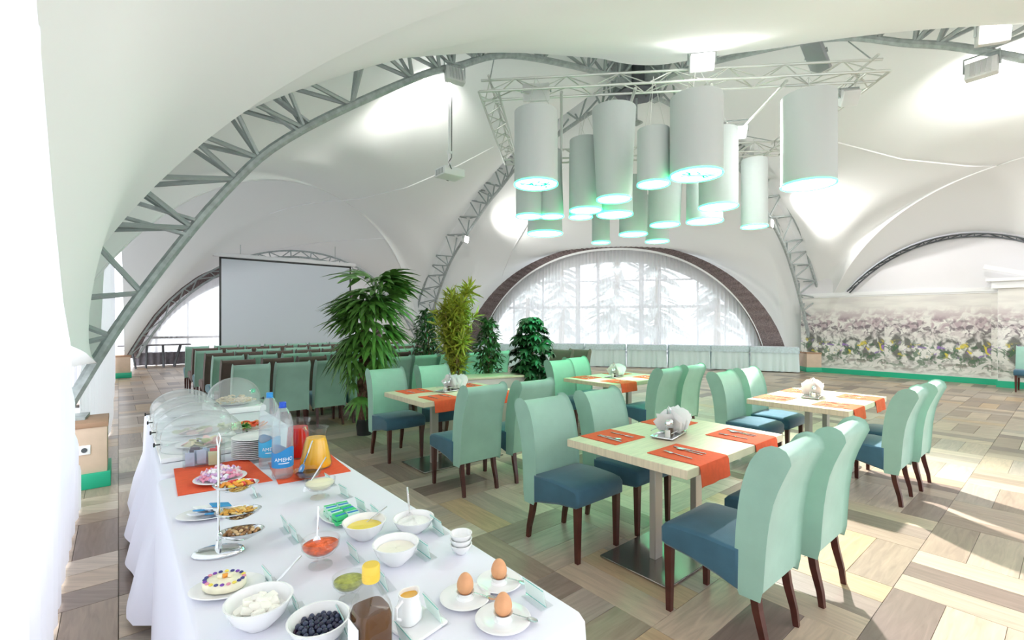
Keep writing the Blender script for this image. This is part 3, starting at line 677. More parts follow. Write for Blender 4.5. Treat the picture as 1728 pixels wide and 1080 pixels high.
# ================================================================ FURNITURE
def loft(profile, w, ins=.014, nx=1, taper=1.0):
    """closed (y,z) profile extruded along x with softened ends"""
    c = (sum(p[0] for p in profile) / len(profile), sum(p[1] for p in profile) / len(profile)); rows = []
    zs = [p[1] for p in profile]; z0, z1 = min(zs), max(zs)
    for x, k in ((-w / 2, 1.0), (-w / 2 + ins * .35, .35), (-w / 2 + ins, 0), (w / 2 - ins, 0), (w / 2 - ins * .35, .35), (w / 2, 1.0)):
        row = []
        for i, (y, z) in enumerate(profile):
            a = profile[i - 1]; b = profile[(i + 1) % len(profile)]; ty, tz = b[0] - a[0], b[1] - a[1]; l = math.hypot(ty, tz) or 1
            ny, nz = tz / l, -ty / l
            row.append((x * lerp(1, taper, (z - z0) / (z1 - z0)), y - ny * ins * k, z - nz * ins * k))
        rows.append(row)
    mb = MB().grid(rows, closed=True); n = len(profile); base = mb.v[:]
    mb.f.append(list(range(n))); mb.m.append(0); mb.sm.append(False); L5 = 5 * n; mb.f.append([L5 + i for i in range(n - 1, -1, -1)]); mb.m.append(0); mb.sm.append(False)
    return mb
def spl(pts, n): return [(q.x, q.y) for q in catmull([(a, b, 0) for a, b in pts], n)]
_front = spl([(-.165, .44), (-.172, .58), (-.19, .74), (-.225, .87), (-.27, .945)], 10)
_top = spl([(-.27, .945), (-.31, .966), (-.352, .956), (-.366, .922)], 6)[1:]
_back = spl([(-.366, .922), (-.335, .85), (-.293, .73), (-.268, .57), (-.256, .40), (-.25, .285)], 10)[1:]
back_prof = list(reversed(_front + _top + _back + [(-.175, .285), (-.165, .32)]))
seat_prof = list(reversed([(-.165, .285), (-.165, .475), (0, .488), (.17, .482), (.225, .472), (.25, .445), (.25, .37), (.22, .352), (.08, .338), (-.07, .305)]))
back_mesh = {}; seat_mesh = {}
for nm, bmat, smat in (('mint', M_teal, M_blue), ('brown', M_brown, mat('taupe_seat', (.20, .135, .12), .85, sheen=.3, var=.1)), ('mintmint', M_teal, mat('pale_blue_velvet', (.13, .28, .33), .85, sheen=.35, var=.1))):
    back_mesh[nm] = loft(back_prof, .45, .022, taper=.96).mesh('chair_back_' + nm, bmat, 60)
    seat_mesh[nm] = loft(seat_prof, .465, .018).mesh('chair_seat_' + nm, smat, 60)
def leg_mesh():
    mb = MB().tube([(0, 0, 0), (0, 0, .36)], [.0195, .029], 4); return mb.mesh('chair_leg', M_leg)
def rear_mesh():
    pts = [(0, -.055, 0), (0, -.045, .08), (0, -.015, .2), (0, 0, .30)]; return MB().tube(pts, [.019, .021, .025, .027], 4).mesh('chair_rear_leg', M_leg)
leg_m, rear_m = leg_mesh(), rear_mesh()
def chair(x, y, rz, label, group, kind='mint', name='dining_chair'):
    t = thing(name, label, 'chair', (x, y, 0), rz, group)
    link('seat', seat_mesh[kind], t); link('backrest', back_mesh[kind], t)
    for sx in (-1, 1):
        o = link('leg', leg_m, t); o.location = (sx * .195, .215, 0)
        o = link('leg', rear_m, t); o.location = (sx * .175, -.215, 0); o.rotation_euler = (0, 0, sx * R(6))
    return t
TOPH = .755; TL, TW = 1.25, .87
M_glassware = M_glass; M_salt = mat('salt', (.92, .92, .9), .8); M_pepper = mat('pepper', (.10, .07, .05), .8); M_sugar = mat('brown_sugar_packet', (.36, .22, .13), .7)
def fork_mesh(kind):
    mb = MB(); L_ = .19
    mb.box((0, -.045, .0035), (.009, .10, .004), bev=.0015, seg=1); mb.box((0, .015, .004), (.006, .05, .004))
    if kind == 'fork':
        mb.box((0, .048, .004), (.024, .022, .003), bev=.001, seg=1)
        for k in range(4): mb.box((-.009 + .006 * k, .078, .0045), (.0035, .042, .0025))
    elif kind == 'knife': mb.box((0, .06, .004), (.018, .11, .003), bev=.001, seg=1)
    else: mb.lathe([(.004, .0015), (.013, .002), (.018, .006), (.016, .006), (.004, .0035)], 16, (0, .058, 0), sx=1, sy=1.5)
    return mb.mesh(kind, M_steel)
cut_mesh = {k: fork_mesh(k) for k in ('fork', 'knife', 'spoon')}
def mat_mesh(hang):
    xs = [-.16 + .32 * k / 8 for k in range(9)]; prof = [(.165, .0), (0, .0), (-.13, 0.0)]
    if hang: prof = [(.17, 0), (0, 0), (-.15, 0), (-.162, -.004), (-.170, -.02), (-.174, -.06), (-.180, -.115)]
    else: prof = [(.15, 0), (0, 0), (-.15, 0)]
    rows = [];
    for k, (y, z) in enumerate(prof): rows.append([(x, y + (.004 * math.sin(x * 40) if z < -.03 else 0), z + .0045) for x in xs])
    bot = [[(x, y + (0.003 if z < -.01 else 0), z - .0035) for (x, y, z) in r] for r in rows]
    mb = MB().grid(rows); mb.grid([list(reversed(r)) for r in bot])
    edge = [r[0] for r in rows] + rows[-1][1:] + [r[-1] for r in reversed(rows[:-1])] + list(reversed(rows[0][1:-1]))
    eb = [r[0] for r in bot] + bot[-1][1:] + [r[-1] for r in reversed(bot[:-1])] + list(reversed(bot[0][1:-1]))
    mb.grid([edge, eb], closed=True); return mb.mesh('placemat', M_red)
mat_h, mat_f = mat_mesh(True), mat_mesh(False)
def table(c, nm, hint, caddy=True, spoon=False, simple=False, hang_near=True):
    """nm: words that single the table out"""
    t = thing('dining_table', 'pale oak dining table %s' % hint, 'table', (c[0], c[1], 0), TH, 'square dining tables')
    MB().box((0, 0, TOPH - .025), (TL, TW, .05), bev=.003, seg=1).build('top', M_oak, t)
    for s_ in (-1, 1):
        MB().box((s_ * .25, 0, .362), (.085, .045, .70), bev=.004, seg=1).build('post', M_post, t)
    MB().box((0, 0, .008), (1.02, .50, .012), bev=.003, seg=1).build('base_plate', M_plate, t)
    MB().box((0, 0, .69), (.72, .4, .03)).build('mounting_plate', M_post, t)
    def W(x, y, z): p = uv(x, y); return (c[0] + p.x, c[1] + p.y, z)
    seats = [(-.345, .275, math.pi, False, 'far left'), (.345, .275, math.pi, False, 'far right'), (-.345, -.275, 0, True, 'near left'), (.345, -.275, 0, True, 'near right')]
    for (x, y, rz, hang, wh) in seats:
        o = link('placemat', mat_h if hang else mat_f); o.location = W(x, y, TOPH); o.rotation_euler = (0, 0, TH + rz)
        tag(o, 'orange red %s at the %s seat of the %s' % ('runner hanging over the edge' if hang else 'placemat lying flat', wh, nm), 'placemat', 'orange red table mats')
        items = [('fork', -.07), ('knife', .075)] + ([('spoon', .045)] if spoon else [])
        for kd, dx in items:
            dv = D2 * dx * (1 if rz == 0 else -1); o = link(kd, cut_mesh[kd]); p = W(x, y + (.02 if rz == 0 else -.02), TOPH + .0045); o.location = (p[0] + dv.x, p[1] + dv.y, p[2]); o.rotation_euler = (0, 0, TH + rz + random.uniform(-.12, .12))
            tag(o, 'steel %s on red mat at the %s seat of %s' % (kd, wh, nm), kd, 'cutlery on the dining tables')
    if caddy:
        k = thing('condiment_caddy', 'chrome condiment caddy with loop handle on the %s' % nm, 'caddy', W(-.02, .05, TOPH), TH + .2, 'table centrepieces'); k.scale = (1.4,) * 3
        MB().box((0, 0, .008), (.21, .11, .008), bev=.004).build('tray', M_chrome, k)
        MB().tube([(-.0, -.008, .01), (0, -.008, .13), (0, 0, .145), (0, .008, .13), (0, .008, .01)], .003, 6).build('handle', M_chrome, k)
        for yy in (-.05, .05): MB().tube([(-.1, yy, .035), (.1, yy, .035)], .002, 6).build('rail', M_chrome, k)
        for sx, (nm2, m2) in ((-.075, ('salt_shaker', M_salt)), (-.03, ('pepper_shaker', M_pepper))):
            p = uv(sx, -.022); pp = Matrix.Rotation(.2, 3, 'Z') @ Vector((sx, -.022, 0)) * 1.4; w2 = W(-.02 + pp.x, .05 + pp.y, TOPH + .012)
            s2 = thing(nm2, 'small glass %s in the caddy of the %s' % (nm2.replace('_', ' '), nm), 'shaker', w2, TH, 'shakers in the caddies'); s2.scale = (1.4,) * 3
            MB().lathe([(.014, 0), (.016, .01), (.0125, .05), (.012, .062)], 14).build('glass', M_glass, s2)
            MB().lathe([(.0125, 0), (.0115, .03)], 12, (0, 0, .004)).build('filling', m2, s2)
            MB().lathe([(.0125, 0), (.013, .012), (.008, .020), (.002, .022)], 14, (0, 0, .061)).build('cap', M_chrome, s2)
        nb = MB(); rn = random.Random(len(nm))
        for j in range(9):
            x = .004 + j * .012; zt = .092 + .018 * math.sin(j * 1.9)
            rowA = [(x + .004 * math.sin(3 * q_ + j), -.048 + .096 * q_ / 6, .014) for q_ in range(7)]
            rowB = [(x + .026 * (j - 4) / 4 + .007 * math.sin(4 * q_ + j * 2), (-.062 + .124 * q_ / 6), zt - .045 * abs(q_ / 6 - .5) ** 1.5 * 2 + rn.uniform(-.009, .009)) for q_ in range(7)]
            nb.grid([rowA, [((a_[0] + b_[0]) / 2, (a_[1] + b_[1]) / 2, (a_[2] + b_[2]) / 2) for a_, b_ in zip(rowA, rowB)], rowB])
        nbo = nb.build('napkin_fan', M_napkin, None, 0); nbo.location = W(-.02, .05, TOPH + .004); nbo.rotation_euler = (0, 0, TH + .2); nbo.scale = (1.6, 1.5, 1.65)
        tag(nbo, 'fan of white paper napkins standing in the caddy of the %s' % nm, 'napkins', 'napkin fans'); nbo['kind'] = 'thing'
        sp = thing('sugar_packet_holder', 'little holder of brown sugar packets beside the napkins of the %s' % nm, 'packet holder', W(.19, .09, TOPH), TH + .2, 'sugar holders'); sp.scale = (1.3,) * 3
        MB().box((0, 0, .012), (.035, .07, .02), bev=.003).build('cup', M_glass, sp)
        for j in range(4): MB().box((-.011 + j * .007, 0, .045), (.004, .05, .07), M=Matrix.Translation((-.011 + j * .008, 0, .045)) @ Matrix.Rotation(.12 * (j - 1), 4, 'Y')).build('packet', M_sugar, sp)
T1 = (1.126, 3.223); T4 = (3.126, 4.832); T2 = (-.65, 5.27); T3 = (1.464, 6.54)
table(T1, 'front table', 'nearest the buffet corner, set for four', spoon=True)
table(T2, 'palm table', 'beside the tall palm, set for four')
table(T3, 'farthest table', 'farthest back before the skirted tables')
table(T4, 'right table', 'at the right near the mural side')
def tchair(T, x, y, label, far, kind='mint', dr=0.0):
    p = uv(x, y); chair(T[0] + p.x, T[1] + p.y, TH + (math.pi if far else 0) + dr, label, 'chairs around the dining tables', kind)
tchair(T1, -.49, .50, 'mint chair with blue seat at the front table, left end of its far side', True)
tchair(T1, .13, .49, 'mint chair tucked at the far side of the front table, its seat mostly hidden', True)
tchair(T1, -.47, -.57, 'nearest mint chair of all with its blue seat lit, facing the front table', False)
tchair(T1, .17, -.60, 'mint chair just behind the nearest one at the front table', False)
tchair(T4, -.31, .53, 'mint chair on the far side of the right table, the one nearer the front table', True)
tchair(T4, .31, .54, 'mint chair on the far side of the right table, the one farther from buffet', True)
tchair(T4, -.33, -.50, 'mint chair with back to us at right table, the nearer of the pair', False)
tchair(T4, .27, -.53, 'mint chair at right end of right table, the farther of the pair', False)
tchair(T2, -.43, .52, 'mint chair at the palm end of the table beside the palm, facing us', True)
tchair(T2, .22, .55, 'mint chair facing us behind the middle of the table beside the palm', True)
tchair(T2, -.375, -.76, 'mint chair seen from behind at the table beside the palm, left one', False)
tchair(T2, .21, -.78, 'mint chair seen from behind at the table beside the palm, right one', False)
tchair(T3, -.43, .42, 'mint chair at the left corner of the farthest table', True)
tchair(T3, .12, .60, 'mint chair behind the middle of the farthest table', True)
tchair(T3, -.22, -.60, 'mint chair with its back to us at farthest table, left one of two', False)
tchair(T3, .38, -.58, 'mint chair with its back to us at farthest table, right one of two', False)
# loose chairs behind the far table and by the pilaster
for px, py, rz, kd, lab in ((938, 678, 150, 'brown', 'brown chair behind the round schefflera, left one of a pair'), (966, 676, 145, 'brown', 'brown chair standing behind the farthest table, right one of a pair'),
                            (1722, 668, 130, 'mint', 'mint chair with dark seat against the papered pilaster')):
    p = P(px, py) if px < 1700 else P(1738, 662); chair(p.x, p.y, R(rz), lab, 'loose chairs', kd)
# lecture rows
ords = ['first', 'second', 'third', 'fourth', 'fifth', 'sixth', 'seventh', 'eighth', 'ninth']
p0 = Vector((-3.62, 6.44, 0)); NROW, NCOL = 7, 9
for r_ in range(NROW):
    for c_ in range(NCOL):
        p = p0 + D1 * (.92 * r_) + D2 * (.515 * c_) + Vector((random.uniform(-.02, .02), random.uniform(-.02, .02), 0))
        brown = r_ % 2 == 1
        if (p - Vector((*T2, 0))).length < 1.25: continue
        lab = '%s lecture chair, %s from the aisle in the %s row from the buffet' % ('taupe brown' if brown else 'mint green', ords[c_], ords[r_])
        chair(p.x, p.y, TH + R(random.uniform(-3, 3)), lab, 'lecture chairs facing the screen', 'brown' if brown else 'mintmint', 'lecture_chair')
# folding table by the screen window
fp = P(262, 620); t = thing('folding_table', 'narrow dark legged table by the window left of the screen', 'table', fp, TH)
MB().box((0, 0, .73), (1.9, .5, .03), bev=.004).build('top', mat('dark_table_top', (.12, .11, .12), .5), t)
for x0, x1 in ((-.62, -.50), (-.22, -.24), (.2, .22), (.68, .50)):
    MB().tube([(x0, -.16, .72), (x1, -.16, 0)], .028, 6).build('leg', M_dark, t); MB().tube([(x0, .16, .72), (x1, .16, 0)], .028, 6).build('leg', M_dark, t)
# ================================================================ SKIRTED TABLES UNDER THE WINDOW
def skirted(px0, px1, yb, label, seed):
    a, b = P(px0, yb[0]), P(px1, yb[1]); L_ = (b - a).length; t = thing('skirted_table', label, 'table', ((a + b) / 2).to_tuple(), math.atan2(b.y - a.y, b.x - a.x), 'skirted tables under the wide window')
    D_, H_ = .42, .745; rn = random.Random(seed)
    def per(o): return [(-L_ / 2 - o, -o), (L_ / 2 + o, -o), (L_ / 2 + o, D_ + o), (-L_ / 2 - o, D_ + o)]
    MB().box((0, D_ / 2, H_ - .01), (L_, D_, .03), bev=.006).build('top', M_linen, t)
    def ring(amp, z, ph, npl=46, o=.0):
        pts = []; c = per(o)
        for k in range(4):
            p, q = Vector((*c[k], 0)), Vector((*c[(k + 1) % 4], 0)); d = (q - p); n = Vector((d.y, -d.x, 0)).normalized(); m = max(12, int(d.length * 26))
            for i in range(m): w = p + d * (i / m) + n * (amp * math.sin(i * 1.25 + ph + math.sin(i * .31) * 1.5)); pts.append((w.x, w.y, z))
        return pts
    MB().grid([ring(.006, H_ - .01, 0), ring(.02, H_ * .5, .1), ring(.034, .03, .2)], closed=True).build('pleated_skirt', M_skirt, t, 0)
    MB().grid([ring(.004, H_ + .008, 0, o=.012), ring(.006, H_ - .10, .1, o=.022), ring(.010, H_ - .17 , .2, o=.026)], closed=True).build('overlay', M_overlay, t, 0)
sk = [(800, 885, (620, 620), 'pale skirted table half hidden behind the plants'), (890, 985, (617.5, 618.5), 'pale skirted table beside the round schefflera under the window'), (988, 1055, (619, 620), 'pale skirted table second from plants under the window'),
      (1059, 1124, (620.5, 622), 'pale skirted table in the middle under the window'), (1129, 1198, (622, 623.8), 'pale skirted table right of the window middle'), (1201, 1264, (624, 626), 'pale skirted table second from the mural end'), (1267, 1348, (626.5, 630), 'pale skirted table at the mural end of the row')]
for i, (a, b, y, l) in enumerate(sk): skirted(a, b, y, l, i)
# ================================================================ PLANTS
def pot(t, r, h, m=None):
    MB().lathe([(r * .8, 0), (r, h), (r * 1.06, h), (r * 1.06, h - .02), (r * .98, h - .02), (r * .93, h - .04)], 24, capt=False).build('pot', m or M_pot, t)
    MB().lathe([(r * .93, 0), (r * .93, .01)], 20, (0, 0, h - .05)).build('soil', mat('potting_soil', (.05, .035, .025), .95), t)
# tall palm
pp = P(615, 733); t = thing('potted_palm', 'tall lady palm with drooping fronds in a black pot', 'palm', pp)
pot(t, .12, .22); rn = random.Random(11)
for k in range(4):
    a = k * 1.6; MB().tube([(.035 * math.cos(a), .035 * math.sin(a), .18), (.05 * math.cos(a + .6), .05 * math.sin(a + .6), .7), (.02 * math.cos(a), .04 * math.sin(a), 1.2), (.05 * math.cos(a + 1), .07 * math.sin(a), 1.75)], [.05, .048, .04, .02], 8).build('trunk', M_bark, t)
def frond(mb, L_, n, w, spread, m=0):
    """stalk then fan of leaflets, along +X"""
    st = L_ * .35; mb.tube([(0, 0, 0), (st * .5, 0, .04 * L_), (st, 0, .03 * L_)], .006, 5, m)
    for i in range(n):
        a = (i / (n - 1) - .5) * spread; mb.leaf((st, 0, .03 * L_), (math.cos(a), math.sin(a), .05), (0, 0, 1), L_ * .78 * (1 - .25 * abs(a) / spread * 2), w, .75, m, 5)
fm = []
for v in range(4):
    mb = MB(); frond(mb, .54 + .05 * v, 7, .085, 2.3); fm.append(mb.mesh('palm_frond', M_leaf1, 0))
for k in range(110):
    u = rn.random(); z = 1.0 + 1.02 * u ** .8 if k > 8 else rn.uniform(.55, .95)
    a = rn.uniform(0, 6.28); o = link('frond', fm[k % 4], t); o.location = (.06 * math.cos(a) + .14 * max(0, z - .9), .06 * math.sin(a), z)
    tilt = lerp(.45, -.55, (z - .5) / 1.5) + rn.uniform(-.3, .3); s_ = (.62 if k <= 8 else lerp(.66, .84, u)) * rn.uniform(.85, 1.15)
    if k <= 8: s_ *= .85
    o.rotation_euler = (rn.uniform(-.3, .3), tilt, a); o.scale = (s_, s_, s_)
# planter trough behind the palm-side table
tc = Vector((-.35, 6.86, 0)); t = thing('planter_trough', 'low wooden planter trough behind the table beside the palm', 'planter', tc, TH - .25)
MB().box((0, 0, .37), (1.35, .40, .70), bev=.01).build('box', M_post, t); MB().box((0, 0, .735), (1.40, .44, .03), bev=.004).build('rim', M_oak, t)
# yellow dracaena
def at_h(px, z): return Vector(((px - 864) / F_PX * z, z, 0))
dp = at_h(768, 7.1); t = thing('dracaena', 'tall yellow green song of india plant behind the dining tables', 'plant', dp)
pot(t, .17, .3); rn = random.Random(5)
lm = []
for v in range(3):
    mb = MB()
    for k in range(22):
        a = k * 2.4; el = lerp(1.25, -.35, k / 22); mb.leaf((0, 0, .10 * (1 - k / 22)), (math.cos(a) * math.cos(el), math.sin(a) * math.cos(el), math.sin(el)), (0, 0, 1), rn.uniform(.13, .19), .026, .3, 0, 3)
    lm.append(mb.mesh('leaf_rosette', M_leaf2, 0))
for k in range(9):
    a = rn.uniform(0, 6.28); r_ = rn.uniform(.02, .07); top = rn.uniform(1.3, 2.05); sp = rn.uniform(.05, .24); b_ = rn.uniform(0, 6.28)
    pts = [(r_ * math.cos(a), r_ * math.sin(a), .25), (r_ * math.cos(a) + sp * .3 * math.cos(b_), r_ * math.sin(a) + sp * .3 * math.sin(b_), top * .55), (sp * math.cos(b_), sp * math.sin(b_), top)]
    c = catmull([Vector(p) for p in pts], 12); MB().tube(c, .013, 6).build('stem', M_stem, t)
    for i in range(3, 13):
        if c[i].z < .75: continue
        for _ in range(2 if i > 6 else 1):
            o = link('leaf_rosette', lm[(k + i) % 3], t); o.location = c[i] + Vector((rn.uniform(-.10, .10), rn.uniform(-.10, .10), rn.uniform(-.05, .05))); o.rotation_euler = (rn.uniform(-.7, .7), rn.uniform(-.7, .7), rn.uniform(0, 6)); s_ = rn.uniform(.8, 1.25); o.scale = (s_,) * 3
# ficus-like bushes
def bush(px, z, h0, h1, rad, label, n, m, seed, leafL=.085, leafW=.04, trunk=True, shape=None):
    t = thing('potted_ficus', label, 'plant', at_h(px, z)); pot(t, .15, .28); rn = random.Random(seed)
    mb = MB(); mb.tube([(0, 0, .2), (.03, 0, .6), (0, .02, h1 * .8)], [.022, .02, .008], 6); mb.tube([(.04, 0, .2), (.0, .04, .7), (.06, 0, h1 * .6)], [.015, .014, .006], 6); mb.build('stem', M_stem, t)
    for g_ in range(26):
        mb = MB(); u = (g_ + .5) / 26; zc = lerp(h0, h1, u); rr = rad * (shape(u) if shape else math.sin(math.pi * min(.97, .12 + .85 * u)) ** .6); a = g_ * 2.4; cx, cy_ = rr * .6 * math.cos(a), rr * .6 * math.sin(a)
        mb.tube([(0, 0, zc - .12), (cx, cy_, zc)], .006, 4, 1)
        for k in range(n):
            d = Vector((rn.gauss(0, 1), rn.gauss(0, 1), rn.gauss(0, .8))).normalized() * rr * .5 * rn.random() ** .4
            dr = Vector((d.x + cx * .5, d.y + cy_ * .5, rn.uniform(-.5, .35) * rr)); mb.leaf((cx + d.x, cy_ + d.y, zc + d.z * .8), dr if dr.length > 1e-3 else (1, 0, 0), (rn.uniform(-.5, .5), rn.uniform(-.5, .5), 1), leafL * rn.uniform(.7, 1.3), leafW, .35, 0, 3)
        mb.build('leafy_branch', [m, M_stem], t, 0)
bush(722, 8.4, .7, 1.72, .29, 'dark ficus left of the yellow plant', 34, M_leaf3, 21)
bush(824, 7.3, .75, 1.58, .25, 'slim ficus between yellow plant and round schefflera', 26, M_leaf3, 22, shape=lambda u: lerp(1.1, .35, u) if u > .25 else .8)
t = thing('schefflera', 'round dark umbrella plant with glossy leaf whorls', 'plant', at_h(897, 7.2)); pot(t, .16, .3); rn = random.Random(31)
for k in range(3): MB().tube([(.03 * k - .03, 0, .25), (.04 - .03 * k, .03, .9), (.05 * (k - 1), 0, 1.5)], [.018, .016, .008], 6).build('stem', M_stem, t)
wm = []
for v in range(3):
    mb = MB(); mb.tube([(-.10, 0, -.06), (0, 0, 0)], .004, 4)
    for k in range(8):
        a = k * math.pi / 4 + v; mb.leaf((0, 0, 0), (math.cos(a), math.sin(a), -.25), (0, 0, 1), .125, .048, .25, 0, 3)
    wm.append(mb.mesh('leaf_whorl', M_leaf4, 0))
for k in range(295):
    u = rn.random(); z = lerp(.42, 1.60, u); rr = .35 * (math.sin(math.pi * min(.96, .25 + .72 * u)) ** .55); a = rn.uniform(0, 6.28); q_ = rn.random() ** .35
    o = link('leaf_whorl', wm[k % 3], t); o.location = (rr * q_ * math.cos(a), rr * q_ * math.sin(a), z); o.rotation_euler = (rn.uniform(-.4, .4), lerp(.7, .1, u) + rn.uniform(-.2, .3), a); s_ = rn.uniform(.75, 1.15); o.scale = (s_,) * 3
# ================================================================ BUFFET
BH = .755
def T(px, py): return P(px, py, BH)
def buffet_table(u0, u1, v0, v1, label, clabel, flare, seed):
    c = uv((u0 + u1) / 2, (v0 + v1) / 2); L_, W_ = v1 - v0, u1 - u0
    t = thing('buffet_table', label, 'table', c, TH, 'buffet tables')
    MB().box((0, 0, BH - .03), (W_ - .02, L_ - .02, .03), bev=.004).build('top', M_oak, t)
    for sx in (-1, 1):
        for sy in (-1, 1): MB().tube([(sx * (W_ / 2 - .08), sy * (L_ / 2 - .1), 0), (sx * (W_ / 2 - .08), sy * (L_ / 2 - .1), BH - .045)], .02, 8).build('leg', M_dark, t)
    rn = random.Random(seed); rc = .035; per = []
    a, b = W_ / 2, L_ / 2
    for k, (cx, cy_, a0) in enumerate(((a - rc, -b + rc, -90), (a - rc, b - rc, 0), (-a + rc, b - rc, 90), (-a + rc, -b + rc, 180))):
        for i in range(7):
            an = R(a0 + 15 * i); per.append((cx + rc * math.cos(an), cy_ + rc * math.sin(an), math.cos(an), math.sin(an)))
    # resample
    pts = []; n = 220; seg = []; tot = 0
    for i in range(len(per)):
        p, q = per[i], per[(i + 1) % len(per)]; l = math.hypot(q[0] - p[0], q[1] - p[1]); seg.append((tot, l)); tot += l
    for k in range(n):
        s = tot * k / n; i = max(j for j in range(len(seg)) if seg[j][0] <= s); u = (s - seg[i][0]) / max(seg[i][1], 1e-6); p, q = per[i], per[(i + 1) % len(per)]
        nx, ny = lerp(p[2], q[2], u), lerp(p[3], q[3], u); l = math.hypot(nx, ny); pts.append((lerp(p[0], q[0], u), lerp(p[1], q[1], u), nx / l, ny / l, s))
    rows = []
    rows.append([(x - nx * .012, y - ny * .012, BH) for x, y, nx, ny, s in pts])
    for dz, o, am in ((.003, .0, 0), (.012, .006, 0), (.10, .010, .002), (.3, .018, .008), (.5, .03 + flare, .014), (.70, .04 + 1.6 * flare, .020)):
        rows.append([(x + nx * (o + am * math.sin(s * 8 + math.sin(s * 2.7 + seed) * 2)), y + ny * (o + am * math.sin(s * 8 + math.sin(s * 2.7 + seed) * 2)), BH - dz) for x, y, nx, ny, s in pts])
    mb = MB().grid(list(reversed(rows)), closed=True); m = len(mb.v) - n; mb.f.append([m + i for i in range(n)]); mb.m.append(0); mb.sm.append(False)
    o = mb.build('tablecloth', M_linen, None, 60); o.location = (c.x, c.y, .001); o.rotation_euler = (0, 0, TH); tag(o, clabel, 'tablecloth', 'buffet tablecloths')
buffet_table(.15, .965, .84, 2.93, 'buffet table in the foreground under the white cloth', 'white cloth draped over the foreground buffet table', .0, 1)
buffet_table(.17, .985, 3.01, 5.0, 'buffet table under the clear domes behind the foreground one', 'white cloth flaring from the buffet table that carries the domes', .05, 2)
def lathe_obj(name, prof_, m, parent=None, n=32, **k): return MB().lathe(prof_, n, **k).build(name, m, parent)
BOWL = lambda r, h: [(r * .42, 0), (r * .46, .004), (r * .80, h * .45), (r, h), (r - .005, h), (r * .77, h * .5), (r * .42, .010), (.001, .008)]
PLATE = lambda r, h=.016: [(r * .55, 0), (r * .60, .003), (r * .97, h), (r, h + .001), (r * .96, h + .003), (r * .60, .007), (.001, .006)]
def dish(name, label, cat, p, prof_, m=None, sx=1, sy=1, rz=0, group=None, z=0):
    t = thing(name, label, cat, (p.x, p.y, BH + .002 + z), rz, group); MB().lathe(prof_, 40, sx=sx, sy=sy, capt=False).build('dish', m or M_china, t, 50); return t
def heap(name, label, cat, p, n, r, z, maker, mats_, group, spread_z=.01, seed=1, sx=1, sy=1, rz=0):
    rn = random.Random(seed); ms = [maker(rn).mesh(name, m) for m in mats_ for _ in range(2)]; kinds = [m.name.replace('_', ' ').split('.')[0] for m in mats_ for _ in range(2)]
    for k in range(n):
        a = k * 2.39996; q = r * math.sqrt((k + .5) / n); x, y = q * math.cos(a) * sx, q * math.sin(a) * sy; x, y = x * math.cos(rz) - y * math.sin(rz), x * math.sin(rz) + y * math.cos(rz)
        mi = rn.randrange(len(ms)); o = link(name, ms[mi]); o.location = (p.x + x, p.y + y, BH + z + spread_z * (1 - (k / n)) + rn.uniform(-.002, .002)); o.rotation_euler = (rn.uniform(-.5, .5), rn.uniform(-.5, .5), rn.uniform(0, 6.28)); tag(o, label.replace('{c}', kinds[mi]), cat, group)
M_egg = mat('brown_eggshell', (.72, .36, .18), .55, var=.08, scale=30)
def spoon_at(p, rz, tilt, label, z=0.0, s=.75):
    o = link('teaspoon', cut_mesh['spoon']); o.location = (p.x, p.y, BH + z); o.rotation_euler = (tilt, 0, rz); o.scale = (s,) * 3; tag(o, label, 'spoon', 'buffet spoons'); return o
# ---- eggs
for i, (px, py, r, w) in enumerate(((842, 987, .068, 'back'), (785, 1013, .072, 'left'), (849, 1050, .074, 'front'))):
    p = T(px, py); t = thing('egg_plate', 'white egg cup plate at the %s of the three eggs' % w, 'egg cup', (p.x, p.y, BH + .002), 0, 'egg cup plates')
    MB().lathe(PLATE(r, .010), 40, capt=False).build('saucer', M_china, t, 50)
    MB().lathe([(.026, .006), (.020, .012), (.024, .024), (.026, .026), (.022, .024), (.012, .014), (.001, .013)], 28, capt=False).build('cup', M_china, t, 50)
    e = MB().sphere((0, 0, 0), .0235, 20, 14, 0, 1.3, .14).build('egg', M_egg); e.location = (p.x, p.y, BH + .048); tag(e, 'brown boiled egg standing in the %s egg cup' % w, 'egg', 'boiled eggs')
    q_ = p + Vector((r * .62, -.004, 0)); spoon_at(q_, R(-105), R(-8), 'teaspoon resting on the %s egg plate' % w, .016, .55)
# ---- bowls on the right side of the table
p = T(778, 934)
for k in range(3): dish('small_bowl', 'small white bowl, %s of the stack beside the eggs' % ('bottom', 'middle', 'topmost')[k], 'bowl', p, BOWL(.038, .032), group='stacked small bowls', z=k * .0185)
def fill(t, r, z, m, name='filling', bump=.0, n=28):
    mb = MB(); rn = random.Random(int(r * 9999)); rows = [[(r * q * math.cos(6.2832 * i / n), r * q * math.sin(6.2832 * i / n), z + bump * (1 - q * q) + (rn.uniform(-bump, bump) * .35 if 0 < q < 1 else 0)) for i in range(n)] for q in (.02, .25, .5, .75, 1.0)]
    return mb.grid(rows, closed=True).build(name, m, t, 0)
M_cream = mat('thick_cream', (.90, .86, .74), .5); M_curd = mat('white_curd', (.92, .92, .90), .7, bump=.4, bscale=90); M_oilyel = mat('melted_butter', (.86, .68, .10), .2); M_condm = mat('pale_yellow_spread', (.90, .85, .62), .5)
t = dish('serving_bowl', 'white bowl of curd cheese near the table edge', 'bowl', T(698, 897), BOWL(.077, .052)); fill(t, .062, .034, M_curd, 'curd', .014); spoon_at(T(690, 885), R(200), R(-50), 'spoon sticking out of the curd bowl', .07, .8)
t = dish('serving_bowl', 'white bowl of cream beside the sauce bottle cap', 'bowl', T(668, 950), BOWL(.075, .066)); fill(t, .060, .045, M_cream, 'cream', .002)
